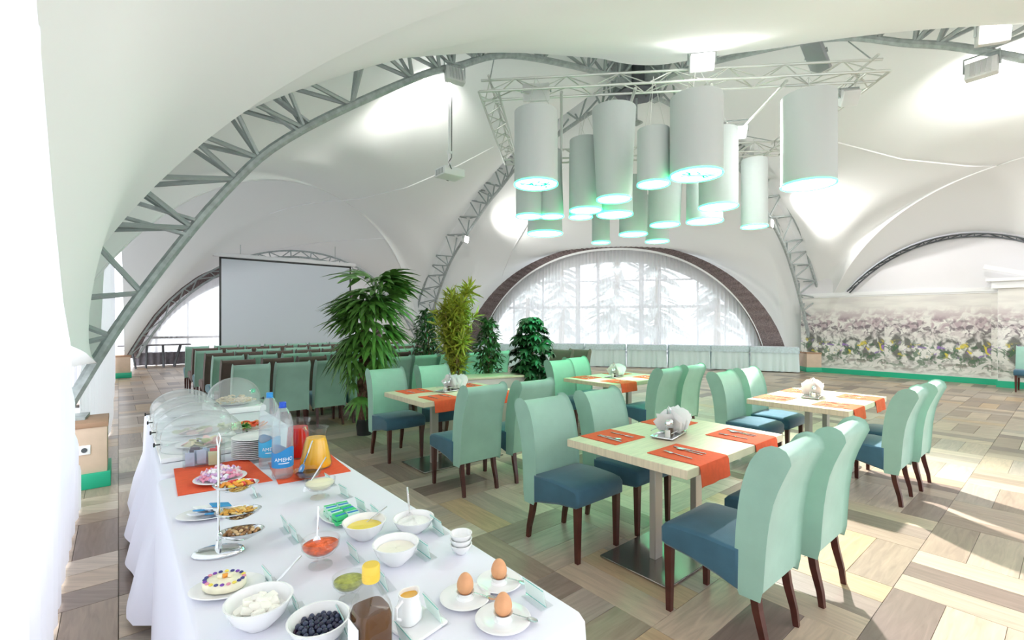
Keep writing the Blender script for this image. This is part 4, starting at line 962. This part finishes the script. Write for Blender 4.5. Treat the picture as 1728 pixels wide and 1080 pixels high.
t = dish('serving_bowl', 'white bowl of yellow melted butter', 'bowl', T(615, 908), BOWL(.078, .062)); fill(t, .061, .041, M_oilyel, 'melted_butter', .001); spoon_at(T(628, 898), R(120), R(-30), 'spoon lying in the yellow butter bowl', .05, .7)
# ---- butter portions
p = T(572, 875); t = dish('oval_plate', 'oval white plate carrying butter portions', 'plate', p, PLATE(.095, .014), sx=.72, sy=1.2, rz=TH); del t
M_bp = [mat('green_foil_wrap', (.05, .62, .22), .3), mat('blue_foil_wrap', (.02, .22, .62), .3), mat('pale_green_wrap', (.55, .85, .70), .35)]
for k in range(12):
    q_ = p + uv(-.024 + .048 * (k % 2), -.075 + .05 * ((k // 2) % 3)); zl = .020 + .019 * (k // 6)
    t = thing('butter_portion', '%s wrapped butter portion in the %s layer on the oval plate' % ('pale green' if k % 3 else 'bright green', 'upper' if k > 5 else 'lower'), 'butter', (q_.x, q_.y, BH + zl - .008), TH + random.uniform(-.15, .15), 'butter portions')
    MB().box((0, 0, .008), (.045, .046, .016), bev=.003).build('wrapper', M_bp[2] if k % 3 else M_bp[0], t); MB().box((0, -.008, .0168), (.040, .012, .001)).build('printed_band', M_bp[1], t); MB().box((0, .014, .0168), (.044, .012, .001)).build('printed_stripe', M_bp[0], t)
# ---- footed glass bowls
COUPE = lambda r, h: [(r * .62, 0), (r * .60, .004), (.012, .010), (.010, h * .35), (r * .70, h * .48), (r * .96, h * .72), (r, h), (r - .003, h), (r * .93, h * .72), (r * .6, h * .52), (.002, h * .46)]
def coupe(px, py, r, h, label, fl, fname):
    t = dish('glass_coupe', label, 'glass bowl', T(px, py), COUPE(r, h), M_glass, group='footed glass bowls')
    MB().lathe([(.004, h * .47), (r * .6, h * .53), (r * .90, h * .73), (r * .92, h * .80), (r * .5, h * .88), (.004, h * .90)], 28).build(fname, fl, t, 60); return t
M_jam = mat('red_apricot_jam', (.80, .10, .02), .15, var=.5, scale=45, bump=.4, bscale=60); M_pick = mat('green_pickle', (.34, .36, .08), .3, var=.4, scale=60, bump=.4, bscale=60); M_dark_jam = mat('blackcurrant_jam', (.03, .006, .018), .1)
coupe(541, 955, .060, .085, 'footed glass bowl of red fruit jam', M_jam, 'jam'); spoon_at(T(536, 948), R(195), R(-72), 'spoon standing in the red jam', .11, .72)
coupe(540, 840, .066, .085, 'footed glass bowl of pale yellow spread', M_condm, 'spread'); spoon_at(T(532, 836), R(150), R(-48), 'spoon leaning in the pale yellow spread', .09, .95)
coupe(589, 1012, .046, .066, 'footed glass bowl of green pickles behind the oil bottle', M_pick, 'pickles')
t = dish('glass_bowl', 'low glass bowl of dark jam beside the orange juice', 'glass bowl', T(520, 808), BOWL(.072, .045), M_glass); MB().lathe([(.028, .010), (.052, .022), (.058, .03), (.004, .031)], 28).build('jam', M_dark_jam, t, 60); spoon_at(T(517, 803), R(160), R(-60), 'spoon standing in the dark jam', .09, .95)
# ---- oil bottle, jug, square plate
p = T(626, 1122); t = thing('oil_bottle', 'square shouldered bottle of dark oil with yellow cap', 'bottle', (p.x, p.y, BH + .002), TH)
def sq_lathe(prof_, pw=3.2, n=40):
    rows = []
    for r, z, k in prof_:
        row = []
        for i in range(n):
            a = 2 * math.pi * i / n; c, s_ = math.cos(a), math.sin(a); f = (abs(c) ** k + abs(s_) ** k) ** (-1 / k); row.append((r * f * c, r * f * s_, z))
        rows.append(row)
    return rows
body = [(.030, 0, 4), (.040, .004, 5), (.041, .02, 6), (.041, .125, 6), (.038, .145, 4), (.024, .175, 2.4), (.016, .188, 2), (.015, .20, 2)]
mb = MB().grid(sq_lathe(body), closed=True); mb.build('glass', M_oilglass, t, 0)
M_oil = mat('dark_amber_oil', (.10, .036, .004), .08, spec=.2); M_ycap = mat('yellow_cap', (.83, .58, .07), .4)
mb = MB().grid(sq_lathe([(.001, .004, 4), (.038, .005, 5), (.039, .02, 6), (.039, .118, 6), (.036, .132, 4), (.001, .134, 3)]), closed=True); mb.build('oil', M_oil, t, 60)
cp = MB().lathe([(.0195, 0), (.020, .002), (.020, .034), (.018, .037), (.001, .037)], 32, (0, 0, .193)); cp.build('cap', M_ycap, t)
for k in range(3): MB().lathe([(.0205, 0), (.0205, .002)], 32, (0, 0, .198 + .006 * k)).build('cap_ring', M_ycap, t)
MB().box((-.042, 0, .065), (.001, .060, .09)).build('label', M_napkin, t)
p = T(703, 1058); o = MB().box((0, 0, .006), (.115, .115, .010), bev=.004).build('square_plate', M_china); o.location = (p.x, p.y, BH + .002); o.rotation_euler = (0, 0, TH + .2); tag(o, 'small square white plate under the creamer jug', 'plate')
p = T(690, 1058); t = thing('creamer_jug', 'little white creamer jug full of golden oil', 'jug', (p.x, p.y, BH + .014), TH + .4)
def jug_ring(r, z, sp): return [(r * math.cos(a) * (1 + sp * max(0, math.cos(a)) ** 8), r * math.sin(a), z) for a in [6.2832 * i / 40 for i in range(40)]]
MB().grid([jug_ring(.024, 0, 0), jug_ring(.034, .012, 0), jug_ring(.033, .035, 0), jug_ring(.026, .06, .1), jug_ring(.027, .075, .4), jug_ring(.024, .075, .38), jug_ring(.022, .06, .1), jug_ring(.02, .03, 0)], closed=True).build('body', M_china, t, 50)
MB().grid([[(0, 0, .066)] * 40, jug_ring(.0235, .066, .22)], closed=True).build('oil', mat('golden_oil', (.72, .38, .03), .1), t, 0)
MB().tube([(-.024, 0, .066), (-.048, 0, .060), (-.050, 0, .035), (-.032, 0, .022)], .0045, 8).build('handle', M_china, t)
# ---- blueberries, sugar cubes, cheese
p = T(538, 1085); t = dish('serving_bowl', 'white bowl of blueberries at the front edge', 'bowl', p, BOWL(.074, .06)); fill(t, .062, .034, liquid('dark_syrup', (.03, .005, .03)), 'syrup')
M_bb = [mat('blue_black', (.020, .022, .055), .3, var=.4, scale=90), mat('dusty_blue', (.045, .055, .11), .45)]
heap('blueberry', '{c} berry among the blueberries in the front bowl', 'blueberry', p, 46, .054, .040, lambda rn: MB().sphere((0, 0, 0), .0072, 10, 7), M_bb, 'blueberries in the bowl', .006, 4)
p = T(437, 1055); t = dish('serving_bowl', 'white slanted bowl of sweets next to the cheese', 'bowl', p, BOWL(.082, .068)); fill(t, .064, .036, M_curd, 'sugar', .004)
M_zef = mat('pale_marshmallow', (.92, .89, .82), .6)
heap('marshmallow', 'pale marshmallow piece heaped in the bowl by the cheese', 'marshmallow', p, 14, .045, .048, lambda rn: MB().box((0, 0, 0), (.030, .024, .018), bev=.006), [M_zef], 'marshmallows', .014, 6)
spoon_at(T(468, 1020), R(140), R(-35), 'spoon leaning in the marshmallow bowl', .06, .9)
p = T(384, 998); t = dish('oval_plate', 'oval white plate with decorated cheese wheel', 'plate', p, PLATE(.10, .014), sx=1.0, sy=.72, rz=.25)
M_brie = mat('creamy_cheese', (.90, .85, .66), .55, var=.08, scale=40)
ch = thing('cheese_wheel', 'round cheese ringed with coloured flower petals', 'cheese', (p.x - .012, p.y + .005, BH + .012), 0)
MB().lathe([(.056, 0), (.060, .004), (.060, .020), (.056, .024), (.001, .025)], 36, sy=.75).build('cheese', M_brie, ch, 50)
pc = [mat('violet_petal', (.20, .06, .42), .6), mat('pink_petal', (.78, .30, .42), .6), mat('yellow_petal', (.85, .68, .10), .6), mat('indigo_petal', (.06, .06, .25), .6), mat('orange_petal', (.85, .35, .05), .6)]
for k in range(20):
    a = k * .314; o = MB().sphere((0, 0, 0), .0062, 8, 5, 0, .55).build('petal', pc[k % 4 if k % 5 else 3], ch); o.location = (.053 * math.cos(a), .040 * math.sin(a), .0255)
for k in range(3): o = MB().box((0, 0, 0), (.016, .012, .010), bev=.003).build('cheese_cube', pc[4] if k == 1 else M_brie, ch); o.location = (.012 * (k - 1), .004 * k, .030); o.rotation_euler = (.2, .1, k)
# ---- three tier chrome stand
p = T(369, 934); t = thing('tiered_stand', 'chrome three tier stand carrying oval snack bowls', 'stand', (p.x, p.y, BH + .002), .3)
MB().lathe([(.078, 0), (.080, .004), (.074, .012), (.060, .015), (.001, .017)], 40, sx=1.0, sy=.62).build('base', M_chrome, t, 50)
MB().tube([(0, 0, .012), (0, 0, .36)], .0042, 10).lathe([(.012, 0), (.008, .03)], 14, (0, 0, .014)).build('pole', M_chrome, t); MB().tube([(0, 0, .35), (-.006, 0, .39), (0, 0, .41), (.006, 0, .39), (0, 0, .35)], .0025, 6).build('loop_handle', M_chrome, t)
M_nut = [mat('roasted_hazelnut', (.42, .22, .09), .6, var=.3, scale=60), mat('walnut_kernel', (.30, .15, .07), .6, var=.4, scale=60), mat('cashew_nut', (.75, .52, .28), .6)]
M_flake = [mat('golden_flake', (.72, .38, .07), .6, var=.3, scale=60), mat('dried_banana_chip', (.82, .58, .22), .6)]
M_jelly = [mat('orange_jelly', (.85, .33, .04), .3), mat('green_jelly', (.35, .60, .06), .3), mat('red_jelly', (.75, .06, .05), .3), mat('yellow_jelly', (.88, .65, .08), .3)]
for zz, dx, dy, ms, nm, nl, cat, n_ in ((.045, .070, -.008, M_nut, 'nut', '{c} in the lowest bowl of the chrome stand', 'nut', 30), (.115, .060, -.004, M_flake, 'dried_fruit_chip', '{c} in the middle bowl of the chrome stand', 'fruit chip', 26), (.20, .048, .02, M_jelly, 'fruit_jelly', '{c} in the top bowl of the chrome stand', 'sweet', 18)):
    b_ = MB().lathe([(.030, 0), (.034, .003), (.058, .016), (.066, .026), (.063, .026), (.052, .014), (.028, .006), (.001, .005)], 36, (dx, dy, zz), sx=1.1, sy=.72, capt=False).build('bowl', M_chrome, t, 50)
    MB().tube([(0, 0, zz + .018), (dx - .068, dy, zz + .022)], .003, 6).build('ring_arm', M_chrome, t)
    q_ = p + Vector((dx * math.cos(.3) - dy * math.sin(.3), dx * math.sin(.3) + dy * math.cos(.3), 0))
    mk = (lambda rn: MB().sphere((0, 0, 0), .0075, 9, 6, 0, .8)) if nm == 'nut' else ((lambda rn: MB().box((0, 0, 0), (.018, .014, .006), bev=.002, seg=1)) if nm != 'fruit_jelly' else (lambda rn: MB().box((0, 0, 0), (.022, .012, .012), bev=.004)))
    heap(nm, nl, cat, q_, n_, .050, zz + .022, mk, ms, {'nut': 'nuts', 'fruit_jelly': 'fruit jellies'}.get(nm, 'fruit chips') + ' on the stand', .008, 9, 1.08, .70, .3)
# ---- packets plate, red napkins, sweets, glass box
p = T(350, 872); t = dish('oval_plate', 'white plate of sachets behind the chrome stand', 'plate', p, PLATE(.095, .012), sx=1.15, sy=.75, rz=.3)
M_sach = [mat('white_sachet', (.88, .89, .92), .4), mat('blue_sachet', (.03, .28, .58), .4)]
for k in range(9):
    o = MB().box((0, 0, 0), (.075, .038, .006), bev=.0025, seg=1).build('sachet', M_sach[1 if k in (3, 6, 8) else 0]); o.location = (p.x + .022 * (k % 5 - 2) + .02, p.y + .018 * (k % 3 - 1), BH + .018 + .006 * (k // 2)); o.rotation_euler = (.12 * (k % 3 - 1), .25, .9 + .2 * (k % 4)); tag(o, ('blue' if k in (3, 6, 8) else 'white') + ' paper sachet on the plate behind the chrome stand', 'sachet', 'sachets on the plate')
def napkin(quad_, label, name='red_napkin'):
    vs = [T(*q_) for q_ in quad_]; mb = MB(); n = 10; rows = []
    for j in range(n + 1):
        a = lerp(vs[0], vs[3], j / n); b_ = lerp(vs[1], vs[2], j / n); rows.append([Vector((*(lerp(a, b_, i / n).xy), BH + .0045 + .0012 * math.sin(i * 1.3 + j))) for i in range(n + 1)])
    mb.grid(rows); mb.grid([[Vector((q_.x, q_.y, BH + .0015)) for q_ in reversed(r)] for r in rows])
    ed = rows[0] + [r[-1] for r in rows[1:]] + list(reversed(rows[-1][:-1])) + [r[0] for r in reversed(rows[1:-1])]
    mb.grid([[Vector((q_.x, q_.y, BH + .0015)) for q_ in ed], ed], closed=True); o = mb.build(name, M_red); tag(o, label, 'napkin', 'red napkins on the buffet')
napkin([(300, 838), (460, 812), (418, 776), (293, 792)], 'red napkin under the plate of pink sweets')
napkin([(470, 818), (592, 796), (548, 760), (452, 782)], 'red napkin under the juice carafes and bottles')
p = T(372, 812); dish('round_plate', 'white plate heaped with pink wrapped sweets', 'plate', p, PLATE(.115, .012), z=.006)
def candy(rn):
    mb = MB().sphere((0, 0, 0), .011, 8, 6, 0, .8)
    for s_ in (-1, 1): mb.lathe([(.002, 0), (.010, .012)], 6, (0, 0, 0)); v = mb.v[-12:]; mb.v[-12:] = [(s_ * (.009 + z), x, y) for (x, y, z) in v]
    return mb
heap('wrapped_sweet', 'sweet in {c} in the heap on the red napkin', 'sweet', p, 60, .085, .028, candy, [mat('pink_wrapper', (.82, .33, .46), .35), mat('pale_pink_wrapper', (.90, .68, .74), .35), mat('lilac_wrapper', (.62, .40, .66), .35), mat('white_wrapper', (.92, .90, .92), .35)], 'wrapped sweets', .035, 3)
p = T(345, 785); t = thing('tea_box', 'clear box of tea bags behind the pink sweets', 'tea box', (p.x, p.y, BH + .004), .25)
for c, d in (((0, -.055, .06), (.17, .003, .12)), ((0, .055, .06), (.17, .003, .12)), ((-.0835, 0, .06), (.003, .107, .12)), ((.0835, 0, .06), (.003, .107, .12)), ((0, 0, .0015), (.17, .11, .003))): MB().box(c, d).build('panel', M_glass, t)
M_tea = [mat('pale_blue_tea_bag', (.48, .58, .74), .6), mat('green_tea_bag', (.62, .72, .45), .6), mat('red_tea_bag', (.75, .10, .12), .6), mat('dark_tea_bag', (.16, .13, .16), .6)]
for k in range(12):
    o = MB().box((0, 0, 0), (.045 if k % 4 != 3 else .02, .006, .075), bev=.001, seg=1).build('tea_bag', M_tea[(0, 0, 1, 3, 0, 2)[k % 6]]); l = Matrix.Rotation(.25, 3, 'Z') @ Vector((-.055 + .055 * (k % 3), -.04 + .024 * (k // 3), 0)); o.location = (p.x + l.x, p.y + l.y, BH + .046 + .012 * (k % 2)); o.rotation_euler = (.1, 0, .25); tag(o, '%s tea bag standing in the clear box' % ('pale blue', 'pale blue', 'green', 'dark', 'pale blue', 'red')[k % 6], 'tea bag', 'tea bags in the clear box')
# ---- water bottles
M_pet = glass_mat('clear_pet_plastic', (.95, .975, .995), .06, milky=.16); M_bl = mat('blue_printed_label', (.02, .25, .60), .4); M_bl2 = mat('light_blue_printed_label', (.05, .42, .74), .4)
def bottle(px, py, label, capm, labm, k=1.0):
    p = T(px, py); t = thing('water_bottle', label, 'bottle', (p.x, p.y, BH + .006), 0, 'water bottles')
    r = .050; prof_ = [(.03, .004), (.044, 0), (.050, .012), (.049, .03), (.050, .06), (.050, .16), (.0485, .19), (.050, .22), (.049, .26), (.040, .305), (.022, .342), (.0145, .352), (.0145, .366)]
    MB().lathe([(a * k, b_ * k) for a, b_ in prof_], 36, capt=False).build('body', M_pet, t, 60)
    MB().lathe([(a * k, b_ * k) for a, b_ in ((.002, .004), (.046, .014), (.047, .06), (.047, .19), (.046, .255), (.002, .256))], 28).build('water', glass_mat('water_' + label[:5], (.95, .975, .99), .03), t, 60)
    # wavy topped label
    n = 60; lo = [(.0508 * k * math.cos(6.2832 * i / n), .0508 * k * math.sin(6.2832 * i / n), .055 * k) for i in range(n)]; hi = [(a, b_, (.142 + .014 * math.sin(2 * 6.2832 * i / n + 2.2)) * k) for i, (a, b_, c) in enumerate(lo)]
    lb = MB().grid([lo, hi], closed=True).build('label', labm, t, 0)
    MB().lathe([(.0165, 0), (.0165, .022), (.015, .024), (.001, .024)], 24, (0, 0, .352 * k)).lathe([(.0185, 0), (.0185, .004)], 24, (0, 0, .347 * k)).build('cap', capm, t, 30)
    # printed name wrapped round the label
    cu = bpy.data.curves.new('label_text', 'FONT'); cu.body = 'AMEHO'; cu.size = .026; cu.extrude = 0; cu.resolution_u = 3; cu.align_x = 'CENTER'; tmp = bpy.data.objects.new('label_text', cu); C.objects.link(tmp)
    dg = bpy.context.evaluated_depsgraph_get(); me = bpy.data.meshes.new_from_object(tmp.evaluated_get(dg)); bpy.data.objects.remove(tmp)
    a0 = math.atan2(-p.y, -p.x) + .12
    for v in me.vertices:
        an = a0 + v.co.x / (.0514 * k); z_ = v.co.y; v.co = (.0514 * k * math.cos(an), .0514 * k * math.sin(an), .088 * k + z_)
    me.materials.clear(); me.materials.append(M_napkin); link('label_lettering', me, lb)
    MB().grid([[(.0513 * k * math.cos(a0 + q_ * .1 - .5), .0513 * k * math.sin(a0 + q_ * .1 - .5), z_) for q_ in range(11)] for z_ in (.076 * k, .080 * k)]).build('label_line', M_sach[0], lb, 0)
M_capb = mat('royal_blue_cap', (.01, .09, .60), .35); M_capl = mat('sky_blue_cap', (.02, .30, .75), .35)
bottle(477, 806, 'front water bottle with royal blue cap and blue label', M_capb, M_bl, 1.0)
bottle(455, 788, 'rear water bottle with sky blue cap', M_capl, M_bl2, 1.06)
# ---- carafes
def carafe(px, py, prof_, liq, label, mliq):
    p = T(px, py); t = thing('juice_carafe', label, 'carafe', (p.x, p.y, BH + .006), 0, 'juice carafes'); MB().lathe(prof_, 36, capt=False).build('glass', M_glass, t, 60); MB().lathe(liq, 36).build('juice', mliq, t, 40)
    n = len(prof_); top = prof_[-1]
carafe(533, 789, [(.078, 0), (.083, .006), (.082, .02), (.060, .13), (.050, .165), (.056, .195), (.066, .212), (.064, .212), (.054, .193)], [(.075, .006), (.079, .02), (.057, .13), (.0485, .158), (.001, .159)], 'glass carafe of orange juice on the red napkin', liquid('orange_juice', (.93, .50, .02)))
carafe(503, 772, [(.062, 0), (.066, .006), (.062, .10), (.056, .165), (.062, .195), (.070, .215), (.068, .215), (.060, .194)], [(.060, .006), (.063, .02), (.059, .10), (.053, .172), (.001, .173)], 'glass carafe of red juice behind the orange juice', liquid('red_juice', (.62, .02, .015)))
# ---- stack of plates
p = T(432, 770)
for k in range(11):
    o = MB().lathe(PLATE(.125, .013), 40, capt=False).build('dinner_plate', M_china, None, 50); o.location = (p.x, p.y, BH + .002 + k * .0105); tag(o, 'white dinner plate, %s from the bottom of the tall stack' % ('first', 'second', 'third', 'fourth', 'fifth', 'sixth', 'seventh', 'eighth', 'ninth', 'tenth', 'eleventh')[k], 'plate', 'stack of dinner plates')
# ---- vegetable platter
p = T(408, 728); t = dish('serving_platter', 'white platter under sliced tomato and lettuce', 'platter', p, PLATE(.17, .02), sx=1.15, sy=.75, rz=.2, z=.0)
M_tom = [mat('tomato_slice', (.78, .10, .04), .3), mat('orange_pepper_slice', (.85, .30, .05), .35)]
heap('tomato_slice', '{c} on the far half of the salad platter', 'tomato', p + Vector((.03, .04, 0)), 18, .09, .032, lambda rn: MB().lathe([(.026, 0), (.028, .004), (.026, .008), (.001, .009)], 14), M_tom, 'tomato slices', .02, 8, 1.4, .6)
heap('lettuce_leaf', '{c} leaf on the near half of the salad platter', 'lettuce', p + Vector((-.05, -.045, 0)), 16, .08, .034, lambda rn: MB().leaf((0, 0, 0), (1, 0, .2), (0, 0, 1), .07, .05, .3).leaf((0, 0, 0), (-.6, .7, .3), (0, 0, 1), .06, .045, .3), [mat('pale_lettuce', (.62, .74, .30), .5), mat('yellow_lettuce', (.78, .78, .42), .5)], 'lettuce leaves', .015, 2, 1.3, .5)
ps = MB(); rn = random.Random(3)
for k in range(70): ps.leaf((rn.gauss(0, .02), rn.gauss(0, .015), rn.uniform(0, .03)), (rn.gauss(0, 1), rn.gauss(0, 1), rn.uniform(.1, 1)), (0, 0, 1), .024, .016, .3, 0, 2)
o = ps.build('parsley_sprig', mat('fresh_parsley', (.06, .28, .03), .5), None, 0); o.location = (p.x + .05, p.y - .05, BH + .03); tag(o, 'bright green parsley bunch on the salad platter', 'parsley')
# ---- domed dishes
def dome(p, rx, ry, hw, hd, rz, label, knob_side, food, flabel, ped=.03, tagged=False):
    t = thing('serving_cloche', label, 'cloche', (p.x, p.y, BH + .002), rz, 'clear domed cloches')
    def rr(sx, sy, z): return [(sx * math.copysign(abs(math.cos(a)) ** .85, math.cos(a)), sy * math.copysign(abs(math.sin(a)) ** .85, math.sin(a)), z) for a in [6.2832 * i / 48 for i in range(48)]]
    rows = [rr(rx, ry, ped), rr(rx, ry, ped + hw)] + [rr(rx * math.cos(q_), ry * math.cos(q_), ped + hw + hd * math.sin(q_)) for q_ in [R(10 * k) for k in range(1, 9)]] + [rr(.001, .001, ped + hw + hd)]
    MB().grid(rows, closed=True).build('dome', M_acryl, t, 0)
    MB().tube([Vector(q_) for q_ in rr(rx, ry, ped)] + [Vector(rr(rx, ry, ped)[0])], .004, 6).build('dome_rim', M_acryl, t)
    MB().box((0, 0, ped / 2), (rx * 2.08, ry * 2.08, ped), bev=.01).build('tray', M_china, t)
    for sx in knob_side:
        k = MB().lathe([(.004, 0), (.004, .022), (.012, .024), (.012, .032), (.001, .033)], 14).build('knob', M_black, t); k.matrix_local = Matrix.Translation((sx * rx, 0, ped + hw * .6)) @ Matrix.Rotation(sx * R(90), 4, 'Y')
    return t
for k in range(4):
    dome(uv(.395, 3.42 + .385 * k), .21, .185, .065, .145, TH, '%s clear roll top cloche of the row along the curtain side' % ('nearest', 'second', 'third', 'farthest')[k], (-1, 1) if k == 0 else (-1,), None, None)
    q_ = uv(.395, 3.42 + .385 * k)
    o = dish('cold_cut_plate', 'white plate under the %s roll top cloche' % ('nearest', 'second', 'third', 'farthest')[k], 'plate', q_, PLATE(.14, .015), group='plates under the cloches', z=.032)
    if k < 2: heap('ham_slice', 'pink ham slice under the %s roll top cloche' % ('nearest', 'second')[k], 'ham', q_, 14, .10, .048, lambda rn: MB().lathe([(.034, 0), (.036, .003), (.001, .004)], 14, sy=.7), [mat('pink_ham_%s' % 'ab'[k], (.82, .48, .46), .45), mat('pale_cheese_%s' % 'ab'[k], (.86, .76, .45), .5), mat('olive_leaf_%s' % 'ab'[k], (.40, .44, .16), .5)], 'ham slices', .012, k + 5)
p = T(395, 692); t = dome(p, .205, .205, .05, .185, TH, 'tall round clear cloche over the noodles at the far end', (1,), None, None, .05)
MB().lathe([(.022, 0), (.022, .006)], 20).build('thumb_notch', M_black, t).matrix_local = Matrix.Rotation(R(-6) - TH, 4, 'Z') @ Matrix.Translation((0, -.21, .082)) @ Matrix.Rotation(R(90), 4, 'X')
MB().box((.13, -.11, .17), (.035, .003, .035)).build('sticker', M_green, t)
dish('noodle_platter', 'white platter under the tall round cloche', 'platter', p, PLATE(.17, .02), z=.053)
nd = MB(); rn = random.Random(2)
for k in range(90):
    a, q_ = rn.uniform(0, 6.28), .13 * rn.random() ** .5; x, y = q_ * math.cos(a), q_ * math.sin(a); b_ = rn.uniform(0, 6.28); z_ = .02 + .05 * (1 - (q_ / .13) ** 2) * rn.random()
    nd.tube([(x, y, z_), (x + .025 * math.cos(b_), y + .025 * math.sin(b_), z_ + .008), (x + .045 * math.cos(b_ + .6), y + .045 * math.sin(b_ + .6), z_)], .005, 5)
o = nd.build('noodles', mat('pale_noodles', (.86, .70, .48), .5), None, 0); o.location = (p.x, p.y, BH + .06); tag(o, 'pale heap of noodles under the tall round cloche', 'noodles', kind='stuff')
# ---- acrylic name cards
M_card = mat('mint_tinted_card', (.80, .93, .88), .5); M_cedge = mat('teal_card_border', (.10, .55, .50), .4); M_print = mat('grey_green_print', (.55, .72, .66), .6)
cards = [(906, 1016, 1, 'next to the three eggs at the table corner'), (735, 1046, 1, 'between the jug and the left egg'), (717, 938, 1, 'beside the bowl of cream'), (741, 898, 1, 'behind the bowl of curd cheese'), (690, 1098, 1, 'in front of the creamer jug'), (648, 990, 1, 'behind the yellow bottle cap'),
         (458, 988, .9, 'left of the red jam'), (503, 1032, .9, 'behind the marshmallow bowl'), (485, 896, .9, 'left of the butter plate, rear one'), (500, 912, .9, 'left of the butter plate, front one'), (612, 862, .9, 'at the edge behind the butter plate'), (637, 876, .9, 'behind the bowl of melted butter'), (583, 838, .9, 'beside the pale yellow spread'), (557, 818, .9, 'behind the pale yellow spread'), (600, 945, .9, 'beside the red jam'), (432, 838, .8, 'in front of the pink sweets'), (583, 1064, 1, 'left of the oil bottle')]
for px, py, k, wh in cards:
    p = T(px, py); t = thing('name_card', 'mint tinted name card in acrylic stand %s' % wh, 'name card', (p.x, p.y, BH + .002), TH + R(90) + R(random.uniform(-6, 6)), 'buffet name cards')
    w, h = .088 * k, .056 * k; Mt = Matrix.Rotation(R(-14), 4, 'X')
    MB().box((0, 0, 0), (w, .0022, h), M=Mt @ Matrix.Translation((0, 0, h / 2 + .004))).box((0, 0, .0015), (w, .045 * k, .002), M=Matrix.Translation((0, .0, .0015))).build('acrylic_stand', M_glass, t)
    cd_ = MB().box((0, 0, 0), (w * .96, .0008, h * .92), M=Mt @ Matrix.Translation((0, .0022, h / 2 + .004))).build('card', M_card, t)
    for zz in (.07, .93): MB().box((0, 0, 0), (w, .0012, h * .035), M=Mt @ Matrix.Translation((0, .0028, h * zz + .003))).build('border_line', M_cedge, cd_)
